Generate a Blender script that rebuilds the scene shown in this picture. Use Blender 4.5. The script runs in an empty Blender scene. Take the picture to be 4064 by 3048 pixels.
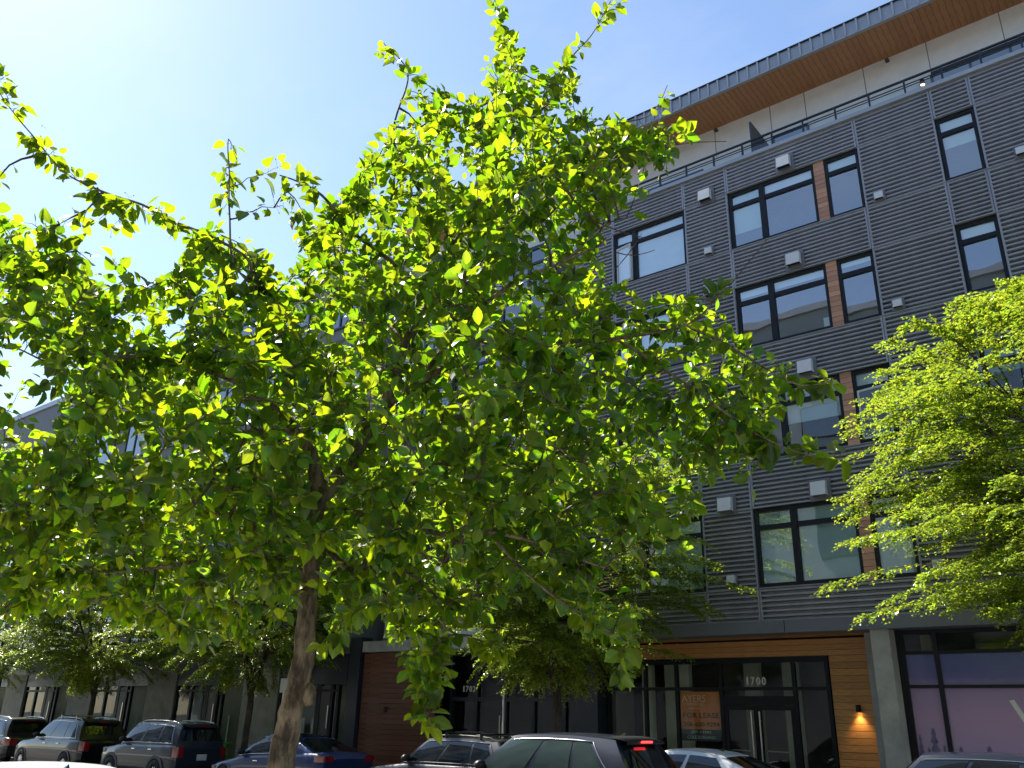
import bpy, math, random
import numpy as np
from mathutils import Vector, Matrix

# ------------------------------------------------------------------ scene, camera, sky, sun, exposure
SC = bpy.context.scene
COL = SC.collection
CAM = np.array([0.0, 0.0, 1.95])
# columns: camera right, camera down, camera forward (x runs along the facade, y into the building, z up)
RM = np.array([[0.7890372222, -0.2083221657, -0.5779464831],
               [0.6139147712, 0.3025892179, 0.7290736718],
               [0.0229981680, -0.9300761477, 0.3666462106]])
FPX = 3395.73
cd = bpy.data.cameras.new('camera'); cam = bpy.data.objects.new('camera', cd); COL.objects.link(cam)
cd.sensor_fit = 'HORIZONTAL'; cd.sensor_width = 36.0; cd.lens = FPX / 4064.0 * 36.0
cd.clip_start = 0.05; cd.clip_end = 3000
m = Matrix.Identity(4)
for r in range(3):
    m[r][0] = RM[r][0]; m[r][1] = -RM[r][1]; m[r][2] = -RM[r][2]; m[r][3] = CAM[r]
cam.matrix_world = m
SC.camera = cam

SUN_EL = math.radians(50); SUN_AZ_BEHIND = math.radians(5)
sd = Vector((-math.cos(SUN_AZ_BEHIND) * math.cos(SUN_EL), math.sin(SUN_AZ_BEHIND) * math.cos(SUN_EL), math.sin(SUN_EL)))
W = bpy.data.worlds.new('World'); SC.world = W; W.use_nodes = True
nt = W.node_tree; bg = nt.nodes['Background']
sky = nt.nodes.new('ShaderNodeTexSky'); sky.sky_type = 'NISHITA'; sky.sun_disc = False
sky.sun_elevation = SUN_EL
sky.sun_rotation = math.atan2(sd.x, sd.y)
sky.air_density = 1.0; sky.dust_density = 0.25; sky.ozone_density = 1.0; sky.altitude = 50
tcw = nt.nodes.new('ShaderNodeTexCoord'); mpw = nt.nodes.new('ShaderNodeMapping'); mpw.inputs['Scale'].default_value = (1.2, 3.2, 5.0); mpw.inputs['Rotation'].default_value = (.3, .2, .8)
nzw = nt.nodes.new('ShaderNodeTexNoise'); nzw.inputs['Scale'].default_value = 1.4; nzw.inputs['Detail'].default_value = 7; nzw.inputs['Roughness'].default_value = .6
mrw = nt.nodes.new('ShaderNodeMapRange'); mrw.inputs['From Min'].default_value = .5; mrw.inputs['From Max'].default_value = .8; mrw.inputs['To Max'].default_value = .22
mxw = nt.nodes.new('ShaderNodeMixRGB'); mxw.inputs[2].default_value = (4.0, 4.1, 4.2, 1)
nt.links.new(tcw.outputs['Generated'], mpw.inputs[0]); nt.links.new(mpw.outputs[0], nzw.inputs[0]); nt.links.new(nzw.outputs[0], mrw.inputs[0]); nt.links.new(mrw.outputs[0], mxw.inputs[0])
nt.links.new(sky.outputs[0], mxw.inputs[1]); nt.links.new(mxw.outputs[0], bg.inputs[0])
bg.inputs[1].default_value = 0.09
sl = bpy.data.lights.new('sun', 'SUN'); sl.energy = 5.0; sl.angle = math.radians(0.5); sl.color = (1.0, 0.94, 0.84)
so = bpy.data.objects.new('sun', sl); COL.objects.link(so)
so.rotation_euler = (-sd).to_track_quat('-Z', 'Y').to_euler(); so.location = (-40, 10, 60)
SC.view_settings.view_transform = 'Standard'; SC.view_settings.look = 'None'
SC.view_settings.exposure = 1.5; SC.view_settings.gamma = 1.0
SC.render.engine = 'CYCLES'
SC.cycles.use_denoising = True
SC.cycles.max_bounces = 6; SC.cycles.diffuse_bounces = 3; SC.cycles.glossy_bounces = 3
SC.cycles.transmission_bounces = 6; SC.cycles.transparent_max_bounces = 10
SC.cycles.caustics_reflective = False; SC.cycles.caustics_refractive = False
SC.cycles.sample_clamp_indirect = 6.0

rng = np.random.default_rng(11)
random.seed(5)

# ------------------------------------------------------------------ helpers
def ray(px, py):
    return RM @ np.array([px - 2032.0, py - 1524.0, FPX])
HEAD = np.array([-0.6212, 0.7837, 0.0])
def at(px, py, d):
    """point seen at a pixel of the 4064 px wide picture, d metres ahead of the camera"""
    v = ray(px, py); return CAM + v * (d / (v @ HEAD))

def tag(o, label=None, cat=None, group=None, kind=None):
    if label: o['label'] = label
    if cat: o['category'] = cat
    if group: o['group'] = group
    if kind: o['kind'] = kind
    return o
def empty(name, loc=(0, 0, 0), label=None, cat=None, group=None, parent=None):
    o = bpy.data.objects.new(name, None); COL.objects.link(o); o.location = loc
    o.empty_display_size = 0.2
    if parent: o.parent = parent
    return tag(o, label, cat, group)
def link(name, me, parent=None, loc=(0, 0, 0)):
    o = bpy.data.objects.new(name, me); COL.objects.link(o); o.location = loc
    if parent: o.parent = parent
    return o

CIRC = {}
def xc(a, b):
    a = np.asarray(a, float); b = np.asarray(b, float)
    return np.stack([a[..., 1]*b[..., 2]-a[..., 2]*b[..., 1], a[..., 2]*b[..., 0]-a[..., 0]*b[..., 2], a[..., 0]*b[..., 1]-a[..., 1]*b[..., 0]], -1)

class MB:
    def __init__(s): s.v = []; s.f = []; s.sm = []
    def add(s, vs, fs, smooth=False):
        b = len(s.v); s.v += np.asarray(vs, float).reshape(-1, 3).tolist()
        s.f += [tuple(b + i for i in f) for f in fs]; s.sm += [smooth] * len(fs); return s
    def box(s, x0, x1, y0, y1, z0, z1):
        vs = [(x0,y0,z0),(x1,y0,z0),(x1,y1,z0),(x0,y1,z0),(x0,y0,z1),(x1,y0,z1),(x1,y1,z1),(x0,y1,z1)]
        return s.add(vs, [(0,3,2,1),(4,5,6,7),(0,1,5,4),(1,2,6,5),(2,3,7,6),(3,0,4,7)])
    def quad(s, a, b, c, d): return s.add([a, b, c, d], [(0, 1, 2, 3)])
    def grid(s, P, smooth=True, closed=False):
        P = np.asarray(P, float); n, k = P.shape[:2]
        fs = []
        for i in range(n - 1):
            for j in range(k - (0 if closed else 1)):
                j2 = (j + 1) % k
                fs.append((i*k+j, i*k+j2, (i+1)*k+j2, (i+1)*k+j))
        return s.add(P.reshape(-1, 3), fs, smooth)
    def tube(s, pts, rad, n=8, cap=True, smooth=True):
        pts = np.asarray(pts, float); k = len(pts)
        rad = np.full(k, rad) if np.isscalar(rad) else np.asarray(rad, float)
        t = np.gradient(pts, axis=0); t /= np.linalg.norm(t, axis=1)[:, None] + 1e-12
        mt_ = np.abs(pts[-1]-pts[0]); ref = np.zeros(3); ref[int(np.argmin(mt_))] = 1.0; ref[2] += .01
        A_ = xc(np.broadcast_to(ref, t.shape), t); A_ = A_/(np.linalg.norm(A_, axis=1)[:, None]+1e-9); B_ = xc(t, A_)
        if n not in CIRC: th = np.linspace(0, 2*math.pi, n, endpoint=False); CIRC[n] = (np.cos(th), np.sin(th))
        c_, s_ = CIRC[n]
        rings = pts[:, None]+rad[:, None, None]*(c_[None, :, None]*A_[:, None]+s_[None, :, None]*B_[:, None])
        s.grid(rings, smooth, True)
        if cap:
            for R_, rev in ((rings[0], True), (rings[-1], False)):
                fs = tuple(range(n)); s.add(R_, [fs[::-1] if rev else fs])
        return s
    def lathe(s, prof, centre, axis='y', n=20):
        """prof: list of (along axis, radius)"""
        rings = []
        for a, r in prof:
            th = np.linspace(0, 2*math.pi, n, endpoint=False)
            c, q = np.cos(th) * r, np.sin(th) * r
            if axis == 'y': R_ = np.stack([c, np.full(n, a), q], 1)
            elif axis == 'z': R_ = np.stack([c, q, np.full(n, a)], 1)
            else: R_ = np.stack([np.full(n, a), c, q], 1)
            rings.append(R_ + np.array(centre))
        return s.grid(rings, True, True)
    def mesh(s, name, mat):
        me = bpy.data.meshes.new(name); me.from_pydata(s.v, [], s.f)
        me.polygons.foreach_set('use_smooth', s.sm)
        if mat: me.materials.append(mat)
        me.update(); return me
    def build(s, name, mat, parent=None, loc=(0, 0, 0)): return link(name, s.mesh(name, mat), parent, loc)

def box(name, mat, parent, *a, loc=(0, 0, 0)): return MB().box(*a).build(name, mat, parent, loc)

def raw_mesh(name, V, Fa, mat, uv=None, smooth=False):
    """fast mesh from numpy: V (n,3), Fa (m,k)"""
    me = bpy.data.meshes.new(name); n, k = len(V), Fa.shape[1]
    me.vertices.add(n); me.vertices.foreach_set('co', V.astype(np.float32).ravel())
    me.loops.add(Fa.size); me.loops.foreach_set('vertex_index', Fa.astype(np.int32).ravel())
    me.polygons.add(len(Fa)); me.polygons.foreach_set('loop_start', np.arange(0, Fa.size, k, dtype=np.int32))
    me.polygons.foreach_set('use_smooth', np.full(len(Fa), smooth))
    if uv is not None:
        l = me.uv_layers.new(name='uv'); l.data.foreach_set('uv', uv[Fa.ravel()].astype(np.float32).ravel())
    me.materials.append(mat); me.update(calc_edges=True); me.validate(); return me

# ------------------------------------------------------------------ materials
MAT = {}
def nodes(name):
    M_ = bpy.data.materials.new(name); M_.use_nodes = True
    return M_, M_.node_tree, M_.node_tree.nodes['Principled BSDF']
def N(t, kind, **kw):
    n = t.nodes.new(kind)
    for k, v in kw.items():
        if k in n.inputs: n.inputs[k].default_value = v
        else: setattr(n, k, v)
    return n
def pmat(name, col, rough=0.6, metal=0.0, var=0.0, scale=4.0, bump=0.0, bscale=40.0, spec=0.5, coat=0.0, stretch=(1, 1, 1), objvar=0.0, detail=5.0, col2=None):
    M_, t, p = nodes(name)
    p.inputs['Base Color'].default_value = (*col, 1); p.inputs['Roughness'].default_value = rough
    p.inputs['Metallic'].default_value = metal; p.inputs['Specular IOR Level'].default_value = spec
    p.inputs['Coat Weight'].default_value = coat; p.inputs['Coat Roughness'].default_value = 0.03
    if var or bump or objvar:
        tc = N(t, 'ShaderNodeTexCoord'); mp = N(t, 'ShaderNodeMapping'); mp.inputs['Scale'].default_value = stretch
        t.links.new(tc.outputs['Object'], mp.inputs[0])
    last = None
    if var:
        nz = N(t, 'ShaderNodeTexNoise', Scale=scale, Detail=detail, Roughness=0.65); t.links.new(mp.outputs[0], nz.inputs[0])
        cr = N(t, 'ShaderNodeValToRGB')
        a = [max(0, c * (1 - var)) for c in col]; b = [min(1, c * (1 + var)) for c in col] if col2 is None else col2
        cr.color_ramp.elements[0].color = (*a, 1); cr.color_ramp.elements[1].color = (*b, 1)
        cr.color_ramp.elements[0].position = 0.3; cr.color_ramp.elements[1].position = 0.7
        t.links.new(nz.outputs[0], cr.inputs[0]); last = cr.outputs[0]
        t.links.new(last, p.inputs['Base Color'])
        rr = N(t, 'ShaderNodeMapRange'); rr.inputs['To Min'].default_value = max(0.02, rough - 0.1); rr.inputs['To Max'].default_value = min(1, rough + 0.1)
        t.links.new(nz.outputs[0], rr.inputs[0]); t.links.new(rr.outputs[0], p.inputs['Roughness'])
    if objvar:
        oi = N(t, 'ShaderNodeObjectInfo'); mr = N(t, 'ShaderNodeMapRange')
        mr.inputs['To Min'].default_value = 1 - objvar; mr.inputs['To Max'].default_value = 1 + objvar
        t.links.new(oi.outputs['Random'], mr.inputs[0])
        hv = N(t, 'ShaderNodeHueSaturation'); t.links.new(mr.outputs[0], hv.inputs['Value'])
        if last: t.links.new(last, hv.inputs['Color'])
        else: hv.inputs['Color'].default_value = (*col, 1)
        t.links.new(hv.outputs[0], p.inputs['Base Color'])
    if bump:
        nb = N(t, 'ShaderNodeTexNoise', Scale=bscale, Detail=4.0); t.links.new(mp.outputs[0], nb.inputs[0])
        bp = N(t, 'ShaderNodeBump', Strength=bump, Distance=0.02); t.links.new(nb.outputs[0], bp.inputs['Height'])
        t.links.new(bp.outputs[0], p.inputs['Normal'])
    MAT[name] = M_; return M_

pmat('panel_metal', (0.305, 0.31, 0.345), 0.45, 0.1, var=0.12, scale=1.6, bump=0.03, bscale=5, stretch=(2.2, 1, .35), objvar=.05)
pmat('cap_metal', (0.38, 0.385, 0.41), 0.45, 0.3, var=0.08, scale=1.5)
pmat('roof_metal', (0.32, 0.335, 0.37), 0.45, 0.35, var=0.12, scale=2.0)
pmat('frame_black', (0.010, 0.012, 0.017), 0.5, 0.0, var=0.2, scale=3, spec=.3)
pmat('frame_navy', (0.022, 0.028, 0.042), 0.4, 0.0, var=0.2, scale=3)
pmat('wood_soffit', (0.42, 0.20, 0.085), 0.5, var=0.3, scale=3.0, stretch=(14, 1, 14), objvar=0.07)
pmat('wood_siding', (0.60, 0.30, 0.10), 0.5, var=0.3, scale=3.0, stretch=(1.2, 14, 22), objvar=0.16)
pmat('wood_pale', (0.52, 0.27, 0.17), 0.6, var=0.12, scale=3.0, stretch=(1.5, 10, 20), objvar=0.2)
pmat('wood_dark', (0.16, 0.055, 0.025), 0.45, var=0.2, scale=3.0, stretch=(1.2, 14, 22), objvar=0.2)
pmat('stucco', (0.84, 0.81, 0.76), 0.9, var=0.06, scale=2.5, bump=0.25, bscale=120)
pmat('stucco_grey', (0.22, 0.225, 0.23), 0.9, var=0.10, scale=1.2, bump=0.2, bscale=90)
pmat('stucco_teal', (0.30, 0.33, 0.33), 0.9, var=0.12, scale=0.6)
pmat('concrete', (0.42, 0.41, 0.375), 0.85, var=0.3, scale=1.6, bump=0.2, bscale=30, detail=8)
pmat('concrete_dark', (0.25, 0.24, 0.22), 0.85, var=0.3, scale=1.6, bump=0.2, bscale=30, detail=8)
pmat('vent_white', (0.66, 0.66, 0.66), 0.5, var=0.05)
pmat('band_metal', (0.15, 0.16, 0.185), 0.45, 0.1, var=0.08, scale=1.5)
pmat('vent_flange', (0.17, 0.17, 0.19), 0.5, 0.2)
pmat('joint', (0.19, 0.185, 0.18), 0.9)
pmat('dark_gap', (0.01, 0.01, 0.01), 0.9)
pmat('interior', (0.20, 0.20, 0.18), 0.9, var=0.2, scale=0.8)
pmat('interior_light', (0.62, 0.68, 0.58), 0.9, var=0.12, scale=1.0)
pmat('blind', (0.58, 0.72, 0.66), 0.85, var=0.05, scale=0.8)
pmat('blind_white', (0.80, 0.88, 0.90), 0.85, var=0.04)
pmat('steel', (0.55, 0.52, 0.48), 0.28, 0.9)
pmat('rail_dark', (0.03, 0.035, 0.045), 0.45, 0.4)
pmat('asphalt', (0.05, 0.05, 0.052), 0.9, var=0.3, scale=3.0, bump=0.35, bscale=160)
pmat('pavement', (0.36, 0.35, 0.33), 0.9, var=0.14, scale=2.0, bump=0.2, bscale=90)
pmat('kerb', (0.40, 0.39, 0.37), 0.85, var=0.15, scale=3.0, bump=0.2, bscale=60)
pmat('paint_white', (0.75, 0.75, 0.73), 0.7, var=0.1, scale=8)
pmat('paint_yellow', (0.65, 0.42, 0.05), 0.7, var=0.1, scale=8)
pmat('soil', (0.06, 0.045, 0.03), 0.95, var=0.4, scale=14, bump=0.6, bscale=40)
pmat('rubber', (0.018, 0.018, 0.018), 0.8)
pmat('alloy', (0.5, 0.5, 0.52), 0.3, 0.9)
pmat('plastic_black', (0.014, 0.014, 0.015), 0.5)
pmat('plastic_grey', (0.07, 0.07, 0.075), 0.55)
pmat('chrome', (0.75, 0.76, 0.78), 0.12, 1.0)
pmat('red_lens', (0.30, 0.008, 0.01), 0.12, spec=0.7, coat=0.6)
pmat('amber_lens', (0.55, 0.16, 0.03), 0.15, coat=0.5)
pmat('plate_white', (0.72, 0.72, 0.74), 0.5)
pmat('scooter_green', (0.02, 0.55, 0.05), 0.4)
pmat('planter_wood', (0.20, 0.075, 0.04), 0.7, var=0.3, scale=5)
pmat('letter_white', (0.88, 0.86, 0.80), 0.5)
pmat('letter_pale', (0.85, 0.70, 0.55), 0.6)
pmat('letter_black', (0.015, 0.014, 0.013), 0.6)
pmat('letter_teal', (0.60, 0.75, 0.70), 0.6)
pmat('sign_orange', (0.72, 0.24, 0.07), 0.6, var=0.06)
pmat('sign_navy', (0.02, 0.045, 0.055), 0.6)
pmat('sign_plate', (0.55, 0.56, 0.54), 0.4)

def car_paint(name, col, metal=0.0, rough=0.35):
    return pmat(name, tuple(c*(.55 if max(col) < .5 else 1) for c in col), rough, metal, coat=.7, spec=0.3)
car_paint('car_black', (0.012, 0.013, 0.017)); car_paint('car_graphite', (0.035, 0.036, 0.04))
car_paint('car_slate', (0.035, 0.05, 0.075)); car_paint('car_blue', (0.015, 0.05, 0.20)); car_paint('car_ink', (0.02, 0.03, 0.055))
car_paint('car_grey', (0.06, 0.065, 0.075)); car_paint('car_white', (0.72, 0.74, 0.76), 0.0)

def glass_mat(name, tint, ior, opaque=None, rough=0.0, wave=0.0):
    """window glass: sees through (tinted) with a mirror coat that follows the angle"""
    M_, t, p = nodes(name); out = t.nodes['Material Output']
    ge = N(t, 'ShaderNodeNewGeometry'); dt = N(t, 'ShaderNodeVectorMath', operation='DOT_PRODUCT')
    t.links.new(ge.outputs['Incoming'], dt.inputs[0]); t.links.new(ge.outputs['Normal'], dt.inputs[1])
    ab_ = N(t, 'ShaderNodeMath', operation='ABSOLUTE'); t.links.new(dt.outputs['Value'], ab_.inputs[0])
    om = N(t, 'ShaderNodeMath', operation='SUBTRACT'); om.inputs[0].default_value = 1.0; t.links.new(ab_.outputs[0], om.inputs[1])
    pw = N(t, 'ShaderNodeMath', operation='POWER'); pw.inputs[1].default_value = 5.0; t.links.new(om.outputs[0], pw.inputs[0])
    R0 = ((ior-1)/(ior+1))**2
    fr = N(t, 'ShaderNodeMath', operation='MULTIPLY_ADD'); fr.inputs[1].default_value = 1-R0; fr.inputs[2].default_value = R0; t.links.new(pw.outputs[0], fr.inputs[0])
    gl = N(t, 'ShaderNodeBsdfGlossy', Roughness=rough); gl.inputs['Color'].default_value = (0.95, 0.97, 1.0, 1)
    mx = N(t, 'ShaderNodeMixShader')
    if opaque:
        p.inputs['Base Color'].default_value = (*opaque, 1); p.inputs['Roughness'].default_value = 0.3
        p.inputs['Specular IOR Level'].default_value = 0.0; base = p.outputs[0]
    else:
        tr = N(t, 'ShaderNodeBsdfTransparent'); tr.inputs[0].default_value = (*tint, 1); base = tr.outputs[0]
    if wave:
        tc = N(t, 'ShaderNodeTexCoord'); nz = N(t, 'ShaderNodeTexNoise', Scale=1.1, Detail=1.0)
        t.links.new(tc.outputs['Object'], nz.inputs[0])
        bp = N(t, 'ShaderNodeBump', Strength=wave, Distance=0.05); t.links.new(nz.outputs[0], bp.inputs['Height'])
        t.links.new(bp.outputs[0], gl.inputs['Normal'])
    t.links.new(fr.outputs[0], mx.inputs[0]); t.links.new(base, mx.inputs[1]); t.links.new(gl.outputs[0], mx.inputs[2])
    t.links.new(mx.outputs[0], out.inputs[0]); MAT[name] = M_; return M_
glass_mat('glass', (0.86, 0.95, 0.96), 3.6, wave=0.05)
glass_mat('glass_store', (0.92, 0.94, 0.90), 1.5, wave=0.03)
glass_mat('glass_rail', (0.80, 0.88, 0.90), 1.7)
glass_mat('glass_far', None, 2.6, opaque=(0.03, 0.04, 0.05), wave=0.05)
glass_mat('glass_car', None, 1.75, opaque=(0.008, 0.01, 0.011))
glass_mat('glass_car_clear', None, 1.6, opaque=(0.035, 0.055, 0.05))

def leaf_mat(name, dcol, tcol, mix=0.5, rough=0.38, spread=0.25, vein=True, hue=0.02):
    M_, t, p = nodes(name); out = t.nodes['Material Output']
    tr = N(t, 'ShaderNodeBsdfTranslucent'); mx = N(t, 'ShaderNodeMixShader'); mx.inputs[0].default_value = mix
    geo = N(t, 'ShaderNodeNewGeometry')
    mr = N(t, 'ShaderNodeMapRange'); mr.inputs['To Min'].default_value = 1 - spread; mr.inputs['To Max'].default_value = 1 + spread
    t.links.new(geo.outputs['Random Per Island'], mr.inputs[0])
    mh = N(t, 'ShaderNodeMapRange'); mh.inputs['To Min'].default_value = 0.5 - hue; mh.inputs['To Max'].default_value = 0.5 + hue
    ml = N(t, 'ShaderNodeMath', operation='FRACT'); mm = N(t, 'ShaderNodeMath', operation='MULTIPLY'); mm.inputs[1].default_value = 7.31
    t.links.new(geo.outputs['Random Per Island'], mm.inputs[0]); t.links.new(mm.outputs[0], ml.inputs[0]); t.links.new(ml.outputs[0], mh.inputs[0])
    veinfac = None
    if vein:
        uv = N(t, 'ShaderNodeUVMap'); sx = N(t, 'ShaderNodeSeparateXYZ'); t.links.new(uv.outputs[0], sx.inputs[0])
        ab = N(t, 'ShaderNodeMath', operation='ABSOLUTE'); t.links.new(sx.outputs[0], ab.inputs[0])
        # side veins: stripes along v + |u|
        ad = N(t, 'ShaderNodeMath', operation='MULTIPLY_ADD'); ad.inputs[1].default_value = -0.45
        t.links.new(ab.outputs[0], ad.inputs[0]); t.links.new(sx.outputs[1], ad.inputs[2])
        sc = N(t, 'ShaderNodeMath', operation='MULTIPLY'); sc.inputs[1].default_value = 44.0; t.links.new(ad.outputs[0], sc.inputs[0])
        sn = N(t, 'ShaderNodeMath', operation='SINE'); t.links.new(sc.outputs[0], sn.inputs[0])
        g1 = N(t, 'ShaderNodeMapRange'); g1.inputs['From Min'].default_value = 0.75; g1.inputs['From Max'].default_value = 1.0; t.links.new(sn.outputs[0], g1.inputs[0])
        g2 = N(t, 'ShaderNodeMapRange'); g2.inputs['From Min'].default_value = 0.10; g2.inputs['From Max'].default_value = 0.04; t.links.new(ab.outputs[0], g2.inputs[0])
        mxv = N(t, 'ShaderNodeMath', operation='MAXIMUM'); t.links.new(g1.outputs[0], mxv.inputs[0]); t.links.new(g2.outputs[0], mxv.inputs[1])
        veinfac = N(t, 'ShaderNodeMapRange'); veinfac.inputs['To Min'].default_value = 1.0; veinfac.inputs['To Max'].default_value = 1.22
        t.links.new(mxv.outputs[0], veinfac.inputs[0])
    for colr, sock in ((dcol, p.inputs['Base Color']), (tcol, tr.inputs[0])):
        hv = N(t, 'ShaderNodeHueSaturation'); hv.inputs['Color'].default_value = (*colr, 1)
        t.links.new(mh.outputs[0], hv.inputs['Hue'])
        if veinfac:
            mu = N(t, 'ShaderNodeMath', operation='MULTIPLY'); t.links.new(mr.outputs[0], mu.inputs[0]); t.links.new(veinfac.outputs[0], mu.inputs[1])
            t.links.new(mu.outputs[0], hv.inputs['Value'])
        else: t.links.new(mr.outputs[0], hv.inputs['Value'])
        t.links.new(hv.outputs[0], sock)
    p.inputs['Roughness'].default_value = rough; p.inputs['Specular IOR Level'].default_value = 0.45
    t.links.new(p.outputs[0], mx.inputs[1]); t.links.new(tr.outputs[0], mx.inputs[2]); t.links.new(mx.outputs[0], out.inputs[0])
    MAT[name] = M_; return M_
leaf_mat('leaf', (0.015, 0.043, 0.010), (0.38, 0.59, 0.008), 0.45, spread=.35, hue=.03)
leaf_mat('leaf_young', (0.07, 0.13, 0.02), (0.42, 0.56, 0.015), 0.48)
leaf_mat('leaf_small', (0.15, 0.215, 0.032), (0.42, 0.55, 0.03), 0.42, rough=0.33, spread=0.4, vein=False, hue=0.03)

def bark(name, c1, c2, sc):
    M_, t, p = nodes(name)
    tc = N(t, 'ShaderNodeTexCoord'); mp = N(t, 'ShaderNodeMapping'); mp.inputs['Scale'].default_value = (1, 1, 0.35)
    t.links.new(tc.outputs['Object'], mp.inputs[0])
    nz = N(t, 'ShaderNodeTexNoise', Scale=sc, Detail=9.0, Roughness=0.7); t.links.new(mp.outputs[0], nz.inputs[0])
    vo = N(t, 'ShaderNodeTexVoronoi', Scale=sc * 2.2); t.links.new(mp.outputs[0], vo.inputs[0])
    cr = N(t, 'ShaderNodeValToRGB'); cr.color_ramp.elements[0].color = (*c1, 1); cr.color_ramp.elements[1].color = (*c2, 1)
    cr.color_ramp.elements[0].position = 0.40; cr.color_ramp.elements[1].position = 0.62
    t.links.new(nz.outputs[0], cr.inputs[0]); t.links.new(cr.outputs[0], p.inputs['Base Color']); p.inputs['Roughness'].default_value = 0.9
    ad = N(t, 'ShaderNodeMath', operation='ADD'); t.links.new(nz.outputs[0], ad.inputs[0]); t.links.new(vo.outputs[0], ad.inputs[1])
    bp = N(t, 'ShaderNodeBump', Strength=0.7, Distance=0.012); t.links.new(ad.outputs[0], bp.inputs['Height']); t.links.new(bp.outputs[0], p.inputs['Normal'])
    MAT[name] = M_
bark('bark', (0.055, 0.040, 0.027), (0.27, 0.205, 0.135), 18.0)
bark('bark_far', (0.035, 0.026, 0.018), (0.10, 0.075, 0.055), 9.0)
pmat('twig', (0.075, 0.042, 0.03), 0.7, var=0.3, scale=20)
pmat('stalk', (0.16, 0.17, 0.05), 0.6)

def emit_mat(name, col, st):
    M_, t, p = nodes(name); p.inputs['Base Color'].default_value = (*col, 1)
    p.inputs['Emission Color'].default_value = (*col, 1); p.inputs['Emission Strength'].default_value = st; MAT[name] = M_
emit_mat('brake_light', (1.0, 0.03, 0.03), 2.2); emit_mat('lamp_glow', (1.0, 0.62, 0.22), 6.0); emit_mat('screen', (0.25, 0.22, 0.8), 0.8)

# printed window film: dusk gradient with conifer silhouettes (flat print)
def film_mat():
    M_, t, p = nodes('window_film'); p.inputs['Roughness'].default_value = 0.35
    tc = N(t, 'ShaderNodeTexCoord'); sx = N(t, 'ShaderNodeSeparateXYZ'); t.links.new(tc.outputs['Object'], sx.inputs[0])
    mr = N(t, 'ShaderNodeMapRange'); mr.inputs['From Min'].default_value = 0.6; mr.inputs['From Max'].default_value = 3.6; t.links.new(sx.outputs[2], mr.inputs[0])
    cr = N(t, 'ShaderNodeValToRGB'); E_ = cr.color_ramp.elements
    E_[0].position = 0; E_[0].color = (0.39, 0.33, 0.6, 1); E_[1].position = 1; E_[1].color = (0.075, 0.112, 0.3, 1)
    for pos, c in ((0.25, (0.44, 0.31, 0.52)), (0.55, (0.45, 0.27, 0.45)), (0.72, (0.31, 0.21, 0.40)), (0.80, (0.11, 0.10, 0.30))):
        e = E_.new(pos); e.color = (*c, 1)
    nz = N(t, 'ShaderNodeTexNoise', Scale=1.2, Detail=4.0); t.links.new(tc.outputs['Object'], nz.inputs[0])
    ad = N(t, 'ShaderNodeMath', operation='MULTIPLY_ADD'); ad.inputs[1].default_value = 0.14; t.links.new(nz.outputs[0], ad.inputs[0]); t.links.new(mr.outputs[0], ad.inputs[2])
    sb = N(t, 'ShaderNodeMath', operation='SUBTRACT'); sb.inputs[1].default_value = 0.07; t.links.new(ad.outputs[0], sb.inputs[0])
    t.links.new(sb.outputs[0], cr.inputs[0]); t.links.new(cr.outputs[0], p.inputs['Base Color'])
    p.inputs['Coat Weight'].default_value = 0.6; p.inputs['Coat Roughness'].default_value = 0.02; MAT['window_film'] = M_
film_mat()
pmat('film_tree', (0.17, 0.14, 0.27), 0.4, var=0.3, scale=9)

# ------------------------------------------------------------------ ground, road, pavements
g = MB().quad((-900, -900, -0.03), (900, -900, -0.03), (900, 900, -0.03), (-900, 900, -0.03)).build('ground', MAT['asphalt']); tag(g, kind='structure')
KN, KF = 3.5, 17.0
r_ = MB()
for i in range(20):
    pass
r_.quad((-160, KN, 0), (80, KN, 0), (80, KF, 0), (-160, KF, 0)); tag(r_.build('road', MAT['asphalt']), kind='structure')
mk = MB()
for x in range(-150, 80, 6): mk.quad((x, 10.1, .004), (x+3, 10.1, .004), (x+3, 10.22, .004), (x, 10.22, .004))
tag(mk.build('road_marking', MAT['paint_yellow']), kind='structure')
tag(MB().box(-160, 80, KF, KF+.16, -.02, .15).build('kerb', MAT['kerb']), kind='structure')
tag(MB().box(-160, 80, KN-.16, KN, -.02, .15).build('kerb', MAT['kerb']), kind='structure')
def pavement(name, y0, y1, z0, z1):
    root = MB().quad((-160, y0, z0-.02), (80, y0, z0-.02), (80, y1, z1-.02), (-160, y1, z1-.02)).build(name, MAT['pavement']); tag(root, kind='structure')
    n = 2; me = None
    w = (y1-y0)/n
    sl = MB().add([(0.006, .006, 0), (1.494, .006, 0), (1.494, w-.006, (z1-z0)/n), (.006, w-.006, (z1-z0)/n), (.006, .006, -.03), (1.494, .006, -.03), (1.494, w-.006, -.03), (.006, w-.006, -.03)],
                  [(0,1,2,3),(0,4,5,1),(1,5,6,2),(2,6,7,3),(3,7,4,0)]).mesh('paving_slab', MAT['pavement'])
    for i in range(46):
        for j in range(n):
            link('paving_slab', sl, root, (-52 + i*1.5, y0 + j*w, z0 + j*(z1-z0)/n))
pavement('pavement_far', KF+.16, 20.0, .15, .28)
pavement('pavement_near', -5.0, KN-.16, .15, .15)
tag(MB().quad((-160, 20.0, .27), (80, 20.0, .27), (80, 30, .27), (-160, 30, .27)).build('entrance_floor', MAT['pavement']), kind='structure')

# ------------------------------------------------------------------ the dark corrugated apartment building
YF = 20.0
BLD = empty('apartment_building', (-4, 20, 0), 'dark grey corrugated metal apartment building with wooden eaves, numbered 1700 over its door', 'building')
def P_(name, mb, mat, parent=BLD):
    o = mb.build(name, MAT[mat] if isinstance(mat, str) else mat, parent)
    if parent is BLD: o.matrix_parent_inverse = Matrix.Translation((4, -20, 0))
    return o

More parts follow.
